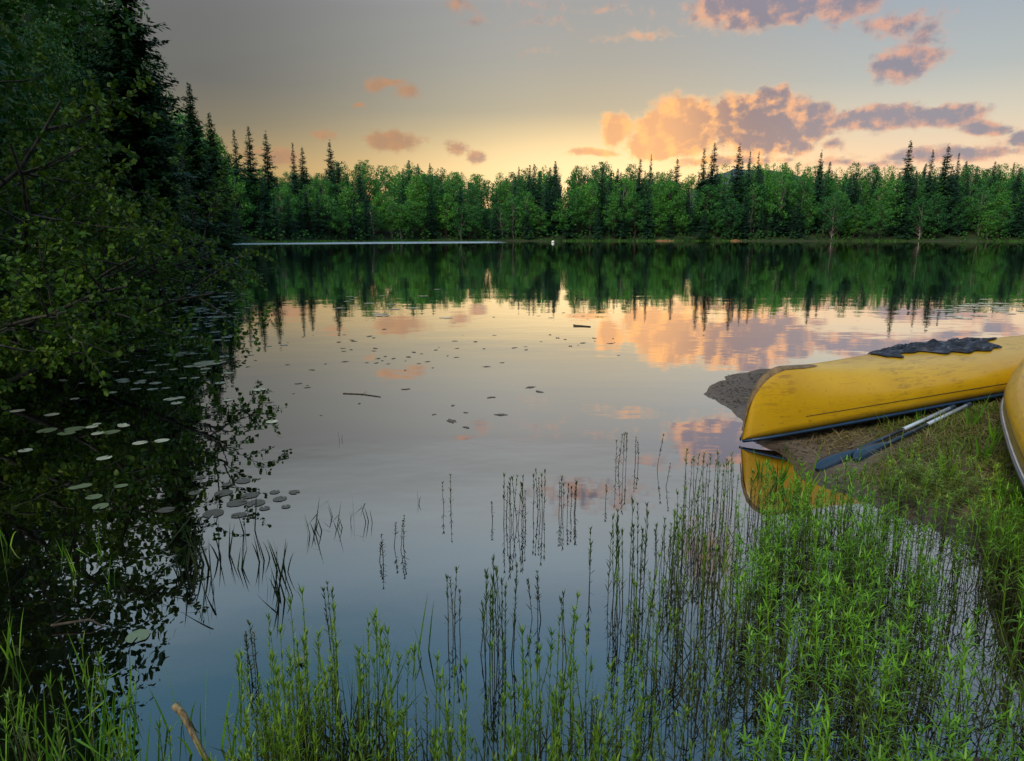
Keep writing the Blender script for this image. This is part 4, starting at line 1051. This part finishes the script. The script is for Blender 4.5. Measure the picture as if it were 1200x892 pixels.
for (px, py, s) in [(285, 564, .105), (262, 578, .12), (293, 581, .11), (300, 590, .12), (277, 590, .12), (322, 577, .07), (328, 585, .09), (335, 594, .06), (345, 577, .075), (250, 602, .13), (280, 604, .09), (310, 596, .07), (228, 578, .08), (235, 560, .07), (195, 598, .10), (266, 568, .07)]:
    p = at(px, py); o = link('lily_pad', PADS_S[int(px) % 3], loc=(p[0], p[1], .003)); o.scale = (s * .5, s * .5, s * .15); o.rotation_euler.z = px
    tag(o, 'brownish lily pad in the cluster under the alder reflection', 'lily pad', 'brownish lily pads under the alder reflection')
for (px, py, s) in [(162, 746, .05), (98, 570, .05), (110, 583, .05), (142, 570, .04), (88, 572, .04), (118, 594, .05), (78, 508, .07), (88, 503, .08), (130, 507, .07), (55, 505, .08)]:
    p = at(px, py); o = link('lily_pad', PADS[int(px) % 3], loc=(p[0], p[1], .004)); o.scale = (s, s, s * .2); o.rotation_euler.z = px
    tag(o, 'small green lily pad alone on the dark water at the left', 'lily pad', 'small green pads at the left')
M_FLOATLEAF = simple('dead_leaf', (.085, .07, .05), .6, .3)
FLOATM = [pad_mesh(440 + i, M_FLOATLEAF, .3) for i in range(3)]
for (n_, cx_, cy_, sx, sy) in ((45, 470, 408, 70, 14), (16, 660, 400, 40, 5), (14, 380, 440, 60, 22), (10, 530, 475, 70, 14), (12, 640, 372, 40, 5)):
    for i in range(n_):
        p = at(cx_ + sx * rng.normal(), cy_ + sy * rng.normal()); s = rng.uniform(.012, .045)
        o = link('floating_leaf', FLOATM[i % 3], loc=(p[0], p[1], .003)); o.scale = (s * 1.3, s * .7, s * .2); o.rotation_euler.z = rng.uniform(0, 6.28)
        w_ = 'among the specks left of the middle' if cx_ < 600 else 'among the specks right of the middle'
        tag(o, 'dark dead leaf floating ' + w_, 'leaf', 'dead leaves ' + w_)

# ------------------------------------------------------------------ sticks, log and float
def stick(name, pts, rad, label, cat, mat=M_DRIFT, forks=()):
    o = empty(name, tuple(pts[0])); tag(o, label, cat)
    q = [np.array(p) - np.array(pts[0]) for p in pts]
    prt = [capped(q, np.linspace(rad, rad * .6, len(q)), 8)] + [tube([np.array(a) - np.array(pts[0]), np.array(b) - np.array(pts[0])], [rad * .4, rad * .15], 5) for a, b in forks]
    o2 = mesh_np(name, *join(prt), mat, True)
    bpy.data.objects.remove(o); o = link(name, o2, loc=tuple(pts[0])); tag(o, label, cat); return o
a, b, c = at(204, 826, .17), at(222, 852, .11), at(258, 915, -.05)
stick('broken_stick', [a, (a + b) / 2 + [.006, 0, .004], b, (b + c) / 2 + [-.006, 0, 0], c], .0115, 'pale broken stick poking out of the water at bottom left', 'stick')
a, b = at(672, 382, .004), at(692, 383, .004)
stick('floating_log', [a, (a + b) / 2 + [0, .03, .0], b], .022, 'short dark log floating in the middle of the lake', 'log', M_BARK)
a, b = at(402, 461, .004), at(446, 465, .004)
stick('floating_twig', [a, (a + b) / 2 + [0, .04, 0], b], .006, 'long thin twig floating on the pale water', 'twig', M_BARK, [((a + b) / 2, at(430, 458, .01))])
a, b, c = at(60, 733, .02), at(105, 726, .03), at(132, 740, -.02)
stick('sunken_branch', [a, b, c], .006, 'dark bare branch lying on the water at lower left', 'branch', M_BARK, [(b, at(112, 716, .05)), (a, at(78, 722, .06))])
p = at(648, 284.5); V, F = tube([(0, 0, -.1), (0, 0, .0), (0, 0, .2), (0, 0, .42), (0, 0, .5)], [.1, .32, .36, .22, .02], 12)
tag(link('white_float', mesh_np('white_float', V, F, M_WHITE, True), loc=(p[0], p[1], 0)), 'tiny white float near the far shore', 'float')
def leaf_frond():
    p = at(350, 772, .01); r = np.random.default_rng(9); n_ = 9; a = r.uniform(0, 6.28, n_)
    D = np.stack([np.cos(a), np.sin(a), r.uniform(0, .3, n_)], 1)
    V, F = strips(np.zeros((n_, 3)), unit(D), np.tile([[0, 0, 1.0]], (n_, 1)), r.uniform(.02, .05, n_), .007, .1)
    tag(link('floating_frond', mesh_np('floating_frond', V, F, M_STRAW), loc=tuple(p)), 'pale dead frond floating near the bottom of the lake', 'frond')
leaf_frond()
# washed clay patches under the far trees
for (px, w_, lab) in ((778, 3.6, 'wider orange patch of bare clay at the far waterline'), (862, 2.2, 'smaller orange patch of bare clay right of the wide one')):
    d = ray(px, 281); Y_ = 203.2 if px < 800 else 202.0
    for yy in np.arange(190, 215, .2):
        if shore_sd(np.array([d[0] / d[1] * yy]), np.array([yy]))[0] > 0: Y_ = yy; break
    x0 = d[0] / d[1] * Y_; gx_, gy_ = np.meshgrid(np.linspace(-1, 1, 24), np.linspace(0, 1, 10))
    V = np.stack([gx_ * w_ * (1 - .3 * gy_), gy_ * 1.6 - .4, np.sin(gy_ * 1.57) * .55 * np.sqrt(np.clip(1 - gx_ ** 2, 0, 1)) + .12 * vnoise(gx_ * 9, gy_ * 9, 1, 3) - .1], -1).reshape(-1, 3)
    q = (np.arange(9)[:, None] * 24 + np.arange(23)[None]).ravel()
    tag(link('clay_bank', mesh_np('clay_bank', V, np.stack([q, q + 1, q + 25, q + 24], 1), M_CLAY, True), loc=(x0, Y_ - .9, 0)), lab, 'clay bank', kind='structure')
# grass fringe along the far waterline
fr = []
for p, nrm in along(.5):
    if p[1] < 60: continue
    m = 14; c = p + nrm * rng.uniform(-.5, .8, (m, 1)) + rng.normal(size=(m, 2)) * .35; a = rng.uniform(0, 6.28, m)
    fr.append(strips(np.stack([c[:, 0], c[:, 1], np.full(m, -.05)], 1), unit(np.stack([np.cos(a) * .4, np.sin(a) * .4, np.ones(m)], 1)), np.stack([np.cos(a), -np.ones(m), a * 0], 1), rng.uniform(.3, .95, m), .12, .2))
tag(link('shore_grass', mesh_np('shore_grass', *join(fr), M_FRINGE)), 'strip of bright grass along the far waterline', 'grass', kind='stuff')
print('trees', counts)
